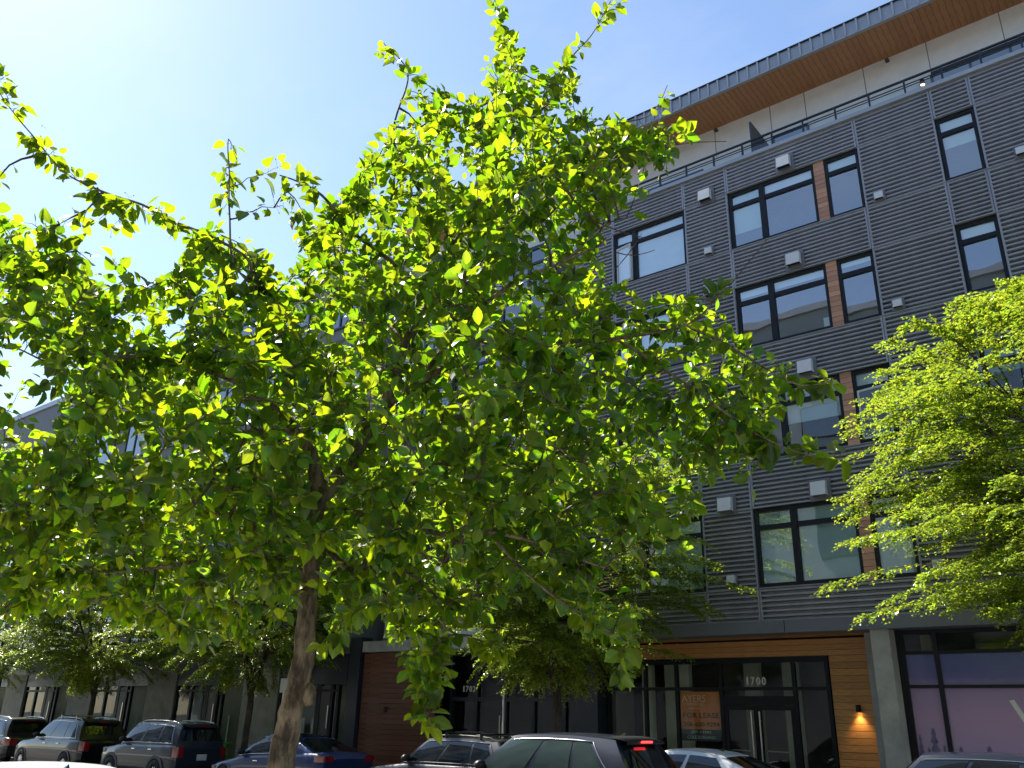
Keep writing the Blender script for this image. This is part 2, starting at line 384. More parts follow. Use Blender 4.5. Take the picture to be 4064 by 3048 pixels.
HEADS = [16.14, 13.09, 10.03, 6.97]; SILLS = [14.28, 11.23, 8.16, 5.04]
ZB, ZT = 4.27, 17.03
rows = [(ZB, 5.04, 0), (5.04, 6.97, 1), (6.97, 8.16, 0), (8.16, 10.03, 1), (10.03, 11.23, 0), (11.23, 13.09, 1), (13.09, 14.28, 0), (14.28, 16.14, 1), (16.14, ZT, 0)]
PIT = 0.1165
def panel(x0, x1, z0, z1):
    x0 += .006; x1 -= .006; z0 += .006; z1 -= .006
    b = MB(); yb, yr = 20.10, 19.978
    b.quad((x0, yb, z0), (x1, yb, z0), (x1, yb, z1), (x0, yb, z1))
    e = .045
    b.box(x0, x0+e, yr-.006, yb, z0, z1); b.box(x1-e, x1, yr-.006, yb, z0, z1)
    b.box(x0+e, x1-e, yr-.004, yb, z0, z0+.03); b.box(x0+e, x1-e, yr-.004, yb, z1-.02, z1)
    n = max(1, int(round((z1-z0-.05)/PIT))); p = (z1-z0-.05)/n
    for i in range(n):
        a = z0+.03+i*p+p*.46; c = z0+.03+i*p+p*.985
        xa, xb = x0+e, x1-e
        vs = [(xa, yb, a-.006), (xb, yb, a-.006), (xb, yr, a+.006), (xa, yr, a+.006), (xb, yr, c-.012), (xa, yr, c-.012), (xb, yb, c), (xa, yb, c)]
        b.add(vs, [(0,1,2,3), (3,2,4,5), (5,4,6,7)])
    return P_('wall_panel', b, 'panel_metal')
cols = [(-13.12, -11.97, None), (-11.97, -9.53, 'left'), (-9.53, -8.17, None), (-8.17, -4.53, 'big'), (-4.53, -2.65, None), (-2.65, -1.77, 'one'), (-1.77, 1.1, None), (1.1, 2.0, 'one'), (2.0, 3.9, None), (3.9, 7.54, 'big'), (7.54, 9.0, None)]

# window: a black frame with its panes, and the roller blinds behind them
def window(x0, x1, z0, z1, mull=(), yf=20.035, blinds=None, tl=.34, open_pane=None, wob=0.0):
    f = MB(); d = .12; o = .075
    f.box(x0, x0+o, yf, yf+d, z0, z1); f.box(x1-o, x1, yf, yf+d, z0, z1)
    f.box(x0+o, x1-o, yf, yf+d, z0, z0+o+.02); f.box(x0+o, x1-o, yf, yf+d, z1-o-.03, z1)
    zt = z1-o-tl
    xs = [x0+o] + [v for m_ in mull for v in (m_-.075, m_+.075)] + [x1-o]
    for m_ in mull: f.box(m_-.075, m_+.075, yf-.012, yf+d-.01, z0+o+.02, z1-o-.03)
    for i in range(0, len(xs), 2):
        f.box(xs[i], xs[i+1], yf+.004, yf+d-.004, zt-.12, zt)
    w = P_('window', f, 'frame_black')
    for i in range(0, len(xs), 2):
        for k, (a, c) in enumerate(((z0+o+.02, zt-.12), (zt, z1-o-.03))):
            xa, xb = xs[i], xs[i+1]
            yy = yf+.055
            if open_pane == i//2 and k == 0:
                s = MB(); th = math.radians(11); L_ = xb-xa
                def hp(u, off): return (xa + math.cos(th)*u + math.sin(th)*off*0, yf-.01 - math.sin(th)*u + off)
                for u0, u1, c0, c1 in ((0, .05, a, c), (L_-.05, L_, a, c), (.05, L_-.05, a, a+.05), (.05, L_-.05, c-.05, c)):
                    p0 = hp(u0, 0); p1 = hp(u1, 0); q0 = hp(u0, .05); q1 = hp(u1, .05)
                    s.add([(*p0, c0), (*p1, c0), (*q1, c0), (*q0, c0), (*p0, c1), (*p1, c1), (*q1, c1), (*q0, c1)], [(0,3,2,1),(4,5,6,7),(0,1,5,4),(1,2,6,5),(2,3,7,6),(3,0,4,7)])
                so_ = s.build('open_sash', MAT['sign_plate'], w)
                p0 = hp(.05, .02); p1 = hp(L_-.05, .02)
                MB().quad((*p0, a+.05), (*p1, a+.05), (*p1, c-.05), (*p0, c-.05)).build('pane', MAT['glass'], w)
            else:
                tx = (rng.random()-.5)*.012; tz = (rng.random()-.5)*.010
                MB().quad((xa, yy-tx-tz, a), (xb, yy+tx-tz, a), (xb, yy+tx+tz, c), (xa, yy-tx+tz, c)).build('pane', MAT['glass'], w)
    if blinds:
        for (xa, xb, c0, c1, mt) in blinds:
            MB().box(xa, xb, yf+.085, yf+.095, c0, c1).build('blind', MAT[mt], w)
    return w

BL = {  # blinds by floor from the top: (from x, to x, bottom, top, look)
 ('big', 0): [(-8.1, -7.25, 14.8, 16.1, 'blind'), (-7.2, -5.75, 15.72, 16.1, 'blind_white')],
 ('big', 1): [(-8.1, -5.75, 12.78, 13.05, 'blind_white'), (-5.95, -5.76, 11.3, 11.62, 'blind_white')],
 ('big', 2): [(-7.15, -5.75, 9.0, 10.0, 'blind_white')],
 ('big', 3): [(-8.1, -5.75, 5.1, 6.93, 'blind')],
 ('sm', 0): [(-5.4, -4.6, 15.6, 16.1, 'blind')], ('sm', 1): [(-5.4, -4.6, 12.85, 13.05, 'blind_white')], ('sm', 2): [(-5.4, -4.6, 9.55, 10.0, 'blind')], ('sm', 3): [(-5.4, -4.6, 5.1, 6.93, 'blind')],
 ('one', 0): [(-2.6, -1.8, 15.25, 16.1, 'blind')], ('one', 1): [(-2.6, -1.8, 12.6, 13.05, 'blind')], ('one', 2): [(-2.6, -1.8, 9.3, 10.0, 'blind')], ('one', 3): [(-2.6, -1.8, 5.2, 6.9, 'blind')],
 ('left', 0): [(-11.9, -9.6, 14.4, 16.1, 'blind_white')], ('left', 1): [(-11.9, -9.6, 11.9, 13.05, 'blind_white')], ('left', 2): [(-11.9, -9.6, 8.3, 10.0, 'blind')], ('left', 3): [(-11.9, -9.6, 5.1, 6.93, 'blind')],
}
for (x0, x1, kind) in cols:
    for (z0, z1, isw) in rows:
        if not (kind and isw): panel(x0, x1, z0, z1)
    if kind:
        for k in range(4):
            z0, z1 = SILLS[k]+.01, HEADS[k]-.01
            near = x0 < 0
            if kind == 'one': window(x0+.01, x1-.01, z0, z1, blinds=BL[('one', k)] if near else None)
            elif kind == 'left': window(x0+.01, x1-.01, z0, z1, (x0+.72,), blinds=BL[('left', k)], open_pane=0 if k == 0 else None)
            else:
                dx = x0+8.17
                window(x0+.02, x0+2.46, z0, z1, (x0+.98,), blinds=BL[('big', k)] if near else None)
                window(x0+2.74, x1-.01, z0, z1, blinds=BL[('sm', k)] if near else None, open_pane=0 if k == 2 and near else None)
                nb = 13; hb = (z1-z0)/nb
                bm_ = MB().box(0, .27, 0, .03, .004, hb-.006).mesh('wood_board', MAT['wood_pale'])
                hold = P_('wood_strip', MB().box(x0+2.47, x0+2.73, 20.05, 20.10, z0, z1), 'dark_gap')
                for i in range(nb): link('wood_board', bm_, hold, (x0+2.465, 20.012 + rng.random()*.004, z0+i*hb))
# thin drip flashings under each row of panels
for z in HEADS + SILLS:
    P_('flashing', MB().box(-13.12, 9.0, 19.955, 20.03, z-.006, z+.004), 'cap_metal')
# base band, parapet cap, end trim, body behind
P_('base_band', MB().box(-13.1, -7.61, 19.90, 20.6, 3.99, ZB-.004), 'band_metal')
P_('base_band', MB().box(-7.59, 9.0, 19.90, 20.6, 3.99, ZB-.004), 'band_metal')
P_('parapet_cap', MB().box(-13.14, 9.0, 19.90, 20.42, ZT+.002, ZT+.115), 'cap_metal')
P_('corner_trim', MB().box(-13.2, -13.124, 19.94, 20.9, ZB, ZT), 'cap_metal')
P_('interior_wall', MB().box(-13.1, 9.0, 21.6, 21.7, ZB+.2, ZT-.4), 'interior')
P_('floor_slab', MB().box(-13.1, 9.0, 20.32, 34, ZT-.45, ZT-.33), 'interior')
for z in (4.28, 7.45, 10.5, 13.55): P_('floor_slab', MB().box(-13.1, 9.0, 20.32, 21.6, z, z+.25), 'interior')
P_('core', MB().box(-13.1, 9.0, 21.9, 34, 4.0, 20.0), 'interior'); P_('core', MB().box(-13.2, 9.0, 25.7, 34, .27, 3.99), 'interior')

# vent hoods on the panels
def vent(x, z, s, big):
    fl = P_('vent_flange', MB().box(x-s*.62, x+s*.62, 19.945, 19.97, z-s*.66, z+s*.58), 'vent_flange')
    h = MB(); a = s*.42; dp = .17 if big else .10
    h.add([(x-a, 19.945, z-a), (x+a, 19.945, z-a), (x+a, 19.945, z+a), (x-a, 19.945, z+a), (x-a, 19.945-dp, z-a), (x+a, 19.945-dp, z-a), (x+a, 19.945-dp*.8, z+a*.9), (x-a, 19.945-dp*.8, z+a*.9)],
          [(4,5,6,7), (7,6,2,3), (4,7,3,0), (5,1,2,6)])
    h.build('vent_hood', MAT['vent_white'], fl)
    MB().quad((x-a*.92, 19.946, z-a*.8), (x+a*.92, 19.946, z-a*.8), (x+a*.92, 19.955-dp, z-a*.8), (x-a*.92, 19.955-dp, z-a*.8)).build('vent_grille', MAT['dark_gap'], fl)
for (x, z) in ((-6.44, 16.42), (-6.46, 13.39), (-6.46, 10.33), (-6.46, 7.22), (-8.8, 16.28), (-8.82, 13.2), (-8.82, 10.15), (-8.83, 7.14)): vent(x, z, .42, True)
for (x, z) in ((-4.17, 14.46), (-4.13, 11.42), (-4.14, 8.34), (-4.15, 5.26), (-1.02, 14.43), (-1.0, 11.4), (-8.82, 14.45), (-8.84, 11.4), (-8.86, 8.32), (-8.82, 5.29)): vent(x, z, .24, False)

# ---- penthouse: set-back wall, wooden eave, standing-seam fascia, glass railing
YW, ZS, YE = 21.75, 19.97, 20.22
X0, X1 = -21.8, 9.0
P_('penthouse_wall', MB().box(X0, X1, YW, YW+.15, 16.6, ZS), 'stucco')
P_('deck', MB().box(-13.1, X1, 20.3, YW, 16.55, 16.7), 'concrete')
for x in (-14.6, -12.8, -10.9, -9.13, -7.28, -6.2, -4.45, -2.73, -.9, 1.2, 3, 5): P_('wall_joint', MB().box(x-.011, x+.011, YW-.004, YW+.01, 18.9, ZS-.001), 'joint')
bm_ = MB().box(0, .152, YE+.06, YW-.002, ZS-.018, ZS).mesh('soffit_board', MAT['wood_soffit'])
sof = P_('roof_soffit', MB().box(X0, X1, YE+.05, YW, ZS+.001, ZS+.03), 'dark_gap')
for i in range(int((X1-X0)/.16)): link('soffit_board', bm_, sof, (X0+i*.16+.004, 0, rng.random()*.002))
P_('roof_slab', MB().box(X0, X1, YE+.02, 34, ZS+.032, ZS+.40), 'roof_metal')
fas = P_('roof_fascia', MB().box(X0, X1, YE, YE+.03, ZS-.01, ZS+.43), 'roof_metal')
P_('eave_edge', MB().box(X0, X1, YE-.035, YE+.075, ZS-.05, ZS-.012), 'cap_metal')
P_('roof_edge', MB().box(X0, X1, YE-.05, YE+.5, ZS+.432, ZS+.462), 'rail_dark')
sm_ = MB().box(-.026, .026, YE-.05, YE-.001, ZS-.008, ZS+.425).mesh('standing_seam', MAT['cap_metal'])
for i in range(int((X1-X0)/.3195)): link('standing_seam', sm_, fas, (X0+.12+i*.3195, 0, 0))
# railing
ra = MB(); ra.box(-13.1, X1, 20.17, 20.225, 17.74, 17.785); ra.box(-13.1, X1, 20.185, 20.21, 17.60, 17.622); ra.box(-13.1, X1, 20.185, 20.21, 17.53, 17.545)
rail = P_('balcony_railing', ra, 'rail_dark')
pm_ = MB().box(-.022, .022, 20.17, 20.222, 16.7, 17.74).mesh('post', MAT['rail_dark'])
gm_ = MB().quad((.03, 20.196, 16.8), (.865, 20.196, 16.8), (.865, 20.196, 17.53), (.03, 20.196, 17.53)).mesh('glass_panel', MAT['glass_rail'])
for i in range(25):
    x = -13.1+.05+i*.895
    if x > X1: break
    link('post', pm_, rail, (x, 0, 0)); link('glass_panel', gm_, rail, (x, 0, 0))
for x in (-7.42, 1.6): P_('privacy_screen', MB().box(x-.03, x+.03, 20.3, YW-.01, 16.72, 18.5), 'frame_navy')
def glazing(x0, x1, n, z1=18.88):
    f = MB(); f.box(x0, x1, YW-.05, YW-.003, z1-.08, z1); w_ = (x1-x0)/n
    for i in range(n+1): f.box(x0+i*w_-.035, x0+i*w_+.035, YW-.05, YW-.003, 16.72, z1-.082)
    w = P_('glass_door', f, 'frame_navy')
    for i in range(n): MB().quad((x0+i*w_+.036, YW-.02, 16.72), (x0+(i+1)*w_-.036, YW-.02, 16.72), (x0+(i+1)*w_-.036, YW-.02, z1-.08), (x0+i*w_+.036, YW-.02, z1-.08)).build('pane', MAT['glass_far'], w)
glazing(-2.74, 3.0, 6); glazing(-7.26, -6.19, 1, 18.8); glazing(-11.6, -9.6, 2, 18.6); glazing(5, 8, 3)
for x, z in ((-3.76, 19.83), (-9.06, 19.84)): P_('security_camera', MB().box(x-.05, x+.05, YW-.12, YW-.004, z-.04, z+.03), 'plastic_grey')

# wall lamps: cylinder body, lit lens and the light it gives
def sconce(x, y, z, r, h, en):
    b = MB().lathe([(-h/2, r*.9), (-h/2, r), (h/2, r), (h/2, 0.001)], (x, y-r-.02, z), 'z', 16); b.box(x-.03, x+.03, y-.03, y-.001, z-.03, z+.03)
    l = P_('wall_lamp', b, 'plastic_black')
    MB().lathe([(-h/2+.012, .001), (-h/2+.012, r*.88)], (x, y-r-.02, z), 'z', 16).build('lamp_lens', MAT['lamp_glow'], l)
    ld = bpy.data.lights.new('lamp_light', 'SPOT'); ld.energy = en; ld.color = (1.0, .62, .25); ld.spot_size = math.radians(95); ld.spot_blend = .9; ld.shadow_soft_size = .04
    lo = bpy.data.objects.new('lamp_light', ld); COL.objects.link(lo); lo.parent = l; lo.location = (x, y-r-.02, z-h/2-.01)
sconce(-6.53, 21.2, 2.40, .055, .15, 9)
sconce(-2.98, YW, 18.62, .06, .16, 2)

# ---- ground floor: entrance 1700
YS = 21.2
sid = P_('siding_backing', MB().box(-13.6, -6.06, YS+.03, YS+.1, 3.56, 3.99).box(-7.10, -6.06, YS+.03, YS+.1, .28, 3.56), 'dark_gap')
bw = .151
def boards(x0, x1, z0, z1, mat='wood_siding', y=YS, parent=sid):
    n = max(1, round((z1-z0)/bw)); h = (z1-z0)/n
    me = MB().box(0, x1-x0, 0, .03, .004, h-.004).mesh('siding_board', MAT[mat])
    for i in range(n): link('siding_board', me, parent, (x0, y + rng.random()*.003, z0+i*h))
boards(-13.6, -6.06, 3.565, 3.95); boards(-7.10, -6.06, .28, 3.563)
P_('soffit_gap', MB().box(-13.6, -6.06, YS-.01, YS+.09, 3.952, 3.988), 'dark_gap')
sm_ = MB().box(0, .132, 20.62, YS+.02, 3.995, 4.012).mesh('soffit_board', MAT['wood_siding'])
sof2 = P_('entrance_soffit', MB().box(-13.6, 9, 20.6, YS+.1, 4.013, 4.05), 'dark_gap')
for i in range(60): link('soffit_board', sm_, sof2, (-13.6+i*.14, 0, 0))
# storefront frame
fr = MB(); zt0, zt1 = 2.79, 2.87
xsm = [-13.15, -12.02, -11.10, -9.86, -7.98, -7.17]
fr.box(-13.2, -7.12, YS-.04, YS+.08, 3.43, 3.56)
for i, x in enumerate(xsm): fr.box(x-.045, x+.045, YS-.03, YS+.07, .28, 3.43)
for a, b in zip(xsm[:-1], xsm[1:]):
    fr.box(a+.045, b-.045, YS-.02, YS+.06, zt0, zt1); 
    if a != -9.86: fr.box(a+.045, b-.045, YS-.02, YS+.06, .28, .42)
fr.box(-9.815, -8.025, YS-.025, YS+.065, 2.46, 2.66)
st = P_('storefront_frame', fr, 'frame_black')
for a, b in zip(xsm[:-1], xsm[1:]):
    for c0, c1 in ((zt1, 3.43), ((2.66 if a == -9.86 else .42), zt0)):
        MB().quad((a+.045, YS+.02, c0), (b-.045, YS+.02, c0), (b-.045, YS+.02, c1), (a+.045, YS+.02, c1)).build('pane', MAT['glass_store'], st)
for (a, b, hx) in ((-9.81, -8.955, -9.075), (-8.945, -8.03, -8.865)):
    df = MB()
    for q in ((a, a+.09, .3, 2.455), (b-.09, b, .3, 2.455)): df.box(q[0], q[1], YS-.02, YS+.04, q[2], q[3])
    df.box(a+.09, b-.09, YS-.02, YS+.04, 2.34, 2.455); df.box(a+.09, b-.09, YS-.02, YS+.04, .3, .55)
    dr = P_('entrance_door', df, 'frame_black')
    MB().quad((a+.09, YS+.01, .55), (b-.09, YS+.01, .55), (b-.09, YS+.01, 2.34), (a+.09, YS+.01, 2.34)).build('pane', MAT['glass_store'], dr)
    hb = MB().tube([(hx, YS-.11, .62), (hx, YS-.11, 2.31)], .019, 10); hb.tube([(hx, YS-.11, 2.1), (hx, YS-.02, 2.1)], .011, 6); hb.tube([(hx, YS-.11, .8), (hx, YS-.02, .8)], .011, 6)
    hb.build('door_handle', MAT['steel'], dr)
    MB().tube([(a+.10, YS+.06, 1.43), (b-.10, YS+.06, 1.41)], .016, 8).build('push_bar', MAT['steel'], dr)
# rooms behind the glass
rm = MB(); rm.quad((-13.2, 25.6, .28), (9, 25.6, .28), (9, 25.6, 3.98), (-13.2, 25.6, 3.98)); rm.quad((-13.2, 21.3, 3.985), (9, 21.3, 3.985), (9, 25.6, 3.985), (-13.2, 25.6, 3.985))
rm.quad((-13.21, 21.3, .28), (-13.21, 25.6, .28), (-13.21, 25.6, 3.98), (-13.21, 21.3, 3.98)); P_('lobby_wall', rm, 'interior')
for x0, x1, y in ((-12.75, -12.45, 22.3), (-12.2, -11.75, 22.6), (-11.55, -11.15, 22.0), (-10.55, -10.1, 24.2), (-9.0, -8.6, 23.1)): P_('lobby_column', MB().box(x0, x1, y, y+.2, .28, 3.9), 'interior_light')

# text as real meshes
def text(s, h, mat, loc, parent=None, width=None, extr=.006, bold=0.0, name='lettering'):
    c = bpy.data.curves.new('t', 'FONT'); c.body = s; c.extrude = extr; c.offset = bold; c.align_x = 'CENTER'; c.align_y = 'CENTER'; c.resolution_u = 3
    o = bpy.data.objects.new('t', c); COL.objects.link(o); dg = bpy.context.evaluated_depsgraph_get()
    me = bpy.data.meshes.new_from_object(o.evaluated_get(dg)); bpy.data.objects.remove(o)
    me.name = name
    v = np.empty(len(me.vertices)*3, np.float32); me.vertices.foreach_get('co', v); v = v.reshape(-1, 3)
    lo, hi = v.min(0), v.max(0); sc = h/(hi[1]-lo[1]); sx = sc if width is None else width/(hi[0]-lo[0])
    q = np.stack([(v[:, 0]-(lo[0]+hi[0])/2)*sx, -v[:, 2], (v[:, 1]-(lo[1]+hi[1])/2)*sc], 1)
    me.vertices.foreach_set('co', q.astype(np.float32).ravel()); me.materials.clear(); me.materials.append(MAT[mat]); me.update()
    return link(name, me, parent, loc)
def digits(s, x, y, z, h, adv, mat, parent):
    for i, ch in enumerate(s):
        cx = x + (i-(len(s)-1)/2)*adv
        text(ch, h, mat, (cx, y, z), parent, width=adv*(.78 if ch != '1' else .34), bold=.02, name='number')
        if ch == '1': MB().box(cx-adv*.30, cx+adv*.30, y-.006, y+.006, z-h*.5, z-h*.40).build('number_foot', MAT[mat], parent)
        if ch == '0':
            MB().add([(cx-adv*.17, y-.008, z-h*.26), (cx-adv*.12, y-.008, z-h*.26), (cx+adv*.17, y-.008, z+h*.26), (cx+adv*.12, y-.008, z+h*.26)], [(0,1,2,3)]).build('number_slash', MAT[mat], parent)
digits('1700', -8.94, YS-.012, 3.005, .185, .142, 'letter_white', st)

LS = empty('lease_sign', (-10.5, YS, 1.6), 'orange and navy FOR LEASE poster inside the window beside the entrance doors', 'sign')
def S_(o): o.parent = LS; o.matrix_parent_inverse = Matrix.Translation((10.5, -YS, -1.6)); return o
ys = YS+.045
S_(box('poster_top', MAT['sign_orange'], None, -11.04, -9.95, ys, ys+.004, 1.87, 2.765)); S_(box('poster_foot', MAT['sign_navy'], None, -11.04, -9.95, ys, ys+.004, 1.60, 1.868))
for s, h, w, x, z, mt in (('AYERS', .17, .66, -10.66, 2.60, 'letter_pale'), ('COMMERCIAL', .07, .64, -10.66, 2.465, 'letter_pale'), ('advisors', .05, .3, -10.66, 2.37, 'letter_pale'), ('FOR LEASE', .125, .98, -10.48, 2.20, 'letter_black'), ('206-600-9294', .105, .98, -10.48, 1.99, 'letter_black'), ('JEFF AYERS', .075, .55, -10.50, 1.80, 'letter_teal'), ('COLE SOREANO', .075, .76, -10.50, 1.685, 'letter_teal')):
    S_(text(s, h, mt, (x, ys-.003, z), None, width=w, extr=.001, bold=.01 if 'letter_b' in mt else 0))
# concrete column and filmed storefront to its right
P_('concrete_column', MB().box(-5.74, -5.35, 19.97, 20.75, .26, 3.988), 'concrete')
P_('column_return', MB().box(-6.06, -5.742, 20.62, YS+.08, .27, 3.99), 'concrete')
YR = 20.45
f2 = MB(); xr = [-5.27, -4.57, -2.0, .6, 3.2, 5.8, 8.4]
f2.box(-5.349, 9, YR-.05, YR+.1, 3.90, 3.989)
f2.box(-5.349, -5.20, YR-.04, YR+.09, .26, 3.90)
for x in xr[1:]: f2.box(x-.045, x+.045, YR-.03, YR+.08, .26, 3.90)
for a, b in zip([-5.25]+xr[1:-1], xr[1:]):
    for c0, c1 in ((.26, .5), (2.80, 2.865), (3.48, 3.55)): f2.box(a+.046, b-.046, YR-.02, YR+.07, c0, c1)
f2o = P_('storefront_frame', f2, 'frame_black')
for a, b in zip([-5.245]+xr[1:-1], xr[1:]):
    for c0, c1, mt in ((.5, 2.8, 'window_film'), (2.865, 3.48, 'window_film'), (3.55, 3.9, 'glass_store')):
        MB().quad((a+.045, YR+.02, c0), (b-.045, YR+.02, c0), (b-.045, YR+.02, c1), (a+.045, YR+.02, c1)).build('pane', MAT[mt], f2o)
def film_tree(x, z0, h, w):
    b = MB(); n = 9; L_ = [(x, z0+h)]; pts = []
    r2 = random.Random(int(x*100))
    lf, rt = [], []
    for i in range(n):
        t_ = i/n; zz = z0+h*(1-(i+.4)/n)
        ww = w*(.12+.88*(i+1)/n)*.5*(.75+.5*r2.random())
        lf += [(x-ww*.35, zz+h*.05), (x-ww, zz-h*.03)]; rt += [(x+ww*.35, zz+h*.05), (x+ww, zz-h*.03)]
    poly = [(x, z0+h)] + rt + [(x+w*.2, z0), (x-w*.2, z0)] + lf[::-1]
    b.add([(p, YR+.012, q) for p, q in poly], [tuple(range(len(poly)))]); b.build('printed_tree', MAT['film_tree'], f2o)
for x, z0, h, w in ((-5.13, .6, 1.28, .34), (-4.99, .6, 1.05, .36), (-4.86, .6, 1.42, .50), (-4.69, .6, 1.1, .24), (-4.38, .6, 1.08, .42), (-4.2, .6, .95, .36), (-3.86, .6, 1.1, .46), (-3.7, .6, .95, .35), (-3.2, .6, .7, .3), (-2.7, .6, 1.0, .4)): film_tree(x, z0, h, w)
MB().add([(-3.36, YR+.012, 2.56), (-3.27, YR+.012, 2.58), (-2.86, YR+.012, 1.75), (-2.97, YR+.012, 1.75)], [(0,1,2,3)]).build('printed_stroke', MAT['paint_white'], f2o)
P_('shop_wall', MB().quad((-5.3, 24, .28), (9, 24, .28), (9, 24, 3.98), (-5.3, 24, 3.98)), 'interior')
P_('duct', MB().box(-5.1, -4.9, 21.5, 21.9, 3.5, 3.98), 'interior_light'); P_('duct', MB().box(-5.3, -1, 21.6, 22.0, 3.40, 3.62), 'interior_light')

# ------------------------------------------------------------------ pale middle wing with bay windows and entrance 1702
MID = empty('apartment_wing', (-17.5, 20.9, 0), 'pale stucco wing with glazed bays above a dark entrance numbered 1702', 'building')
def Q_(name, mb, mat):
    o = mb.build(name, MAT[mat], MID); o.matrix_parent_inverse = Matrix.Translation((17.5, -20.9, 0)); return o
Q_('wall', MB().box(-21.8, -13.21, 20.9, 34, 4.3, 16.6), 'stucco')
for k in range(4):
    z0, z1 = SILLS[k]-.2, HEADS[k]+.35
    for (xa, xb) in ((-17.2, -14.0), (-21.2, -19.0)):
        b = MB(); y0 = 19.75 if xa == -17.2 else 20.6
        b.box(xa, xb, y0, 20.899, z0-.28, z0); b.box(xa, xb, y0, 20.899, z1, z1+.12)
        nx = 3
        for i in range(nx+1): x = xa+(xb-xa)*i/nx; b.box(max(xa, x-.05), min(xb, x+.05), y0, y0+.1, z0, z1)
        b.box(xb-.05, xb, 20.8, 20.899, z0, z1); b.box(xa, xa+.05, 20.8, 20.899, z0, z1)
        b.box(xa+.05, xb-.05, y0+.01, y0+.09, z1-.55, z1-.47)
        w = Q_('bay_window', b, 'frame_navy')
        MB().quad((xa+.03, y0+.05, z0), (xb-.03, y0+.05, z0), (xb-.03, y0+.05, z1), (xa+.03, y0+.05, z1)).build('pane', MAT['glass_far'], w)
        MB().quad((xb-.03, y0+.05, z0), (xb-.03, 20.89, z0), (xb-.03, 20.89, z1), (xb-.03, y0+.05, z1)).build('pane', MAT['glass_far'], w)
    Q_('wood_panel', MB().box(-18.7, -17.5, 20.86, 20.899, z0, z1), 'wood_pale')
    Q_('wall_band', MB().box(-21.8, -13.21, 20.84, 20.899, z0-.5, z0-.42), 'joint')
Q_('canopy_beam', MB().box(-21.7, -13.21, 19.9, 20.9, 3.92, 4.25), 'concrete')
Q_('dark_column', MB().box(-22.35, -22.1, 19.95, 20.4, .27, 4.4).box(-22.08, -21.78, 19.9, 20.4, .27, 4.4), 'frame_navy')
# curved wooden wall beside door 1702, board by board
cw = Q_('curved_wall_backing', MB().box(-21.7, -19.6, 21.5, 21.6, .27, 3.9), 'dark_gap')
def arc(t_): return (-21.72 + 2.4*t_, 20.03 + .9*t_**2.2)
nb = 24
for i in range(nb):
    h = 3.62/nb; P0 = [(*arc(t_), 0.004) for t_ in np.linspace(0, 1, 9)]; P1 = [(*arc(t_), h-.004) for t_ in np.linspace(0, 1, 9)]
    if i == 0: wme = MB().grid([P0, P1]).mesh('wall_board', MAT['wood_dark'])
    link('wall_board', wme, cw, (0, rng.random()*.003, .27+i*h))
Q_('intercom', MB().box(-20.15, -19.95, 20.52, 20.6, 1.1, 1.5), 'plastic_grey'); Q_('intercom_screen', MB().box(-20.11, -19.99, 20.51, 20.519, 1.40, 1.45), 'screen')
Q_('wall_light', MB().lathe([(-.08, .06), (.08, .06)], (-20.7, 20.12, 2.2), 'z', 12), 'plastic_black')
Q_('recess_wall', MB().box(-21.8, -13.21, 22.6, 34, .27, 3.92), 'frame_black'); Q_('recess_side', MB().box(-21.79, -21.6, 20.9, 22.599, .27, 3.91), 'frame_black')
dd = MB()
for x in (-19.25, -18.2, -17.05, -16.0, -14.9, -13.3): dd.box(x-.06, x+.06, 21.55, 21.7, .27, 3.9)
dd.box(-19.2, -13.3, 21.56, 21.69, 2.5, 2.62); dw = Q_('storefront_frame', dd, 'frame_navy')
for a, b in ((-19.19, -18.26), (-18.14, -17.11), (-16.99, -16.06), (-15.94, -14.96), (-14.84, -13.36)):
    for c0, c1 in ((.3, 2.5), (2.62, 3.9)): MB().quad((a, 21.63, c0), (b, 21.63, c0), (b, 21.63, c1), (a, 21.63, c1)).build('pane', MAT['glass_store'], dw)
digits('1702', -19.3+1.0-.18, 21.53, 2.86, .18, .14, 'letter_white', dw)
MB().tube([(-17.2, 21.5, .9), (-17.2, 21.5, 2.1)], .02, 8).build('door_handle', MAT['steel'], dw)
Q_('navy_pier', MB().box(-13.95, -13.25, 20.75, 21.5, .27, 3.91), 'frame_navy')

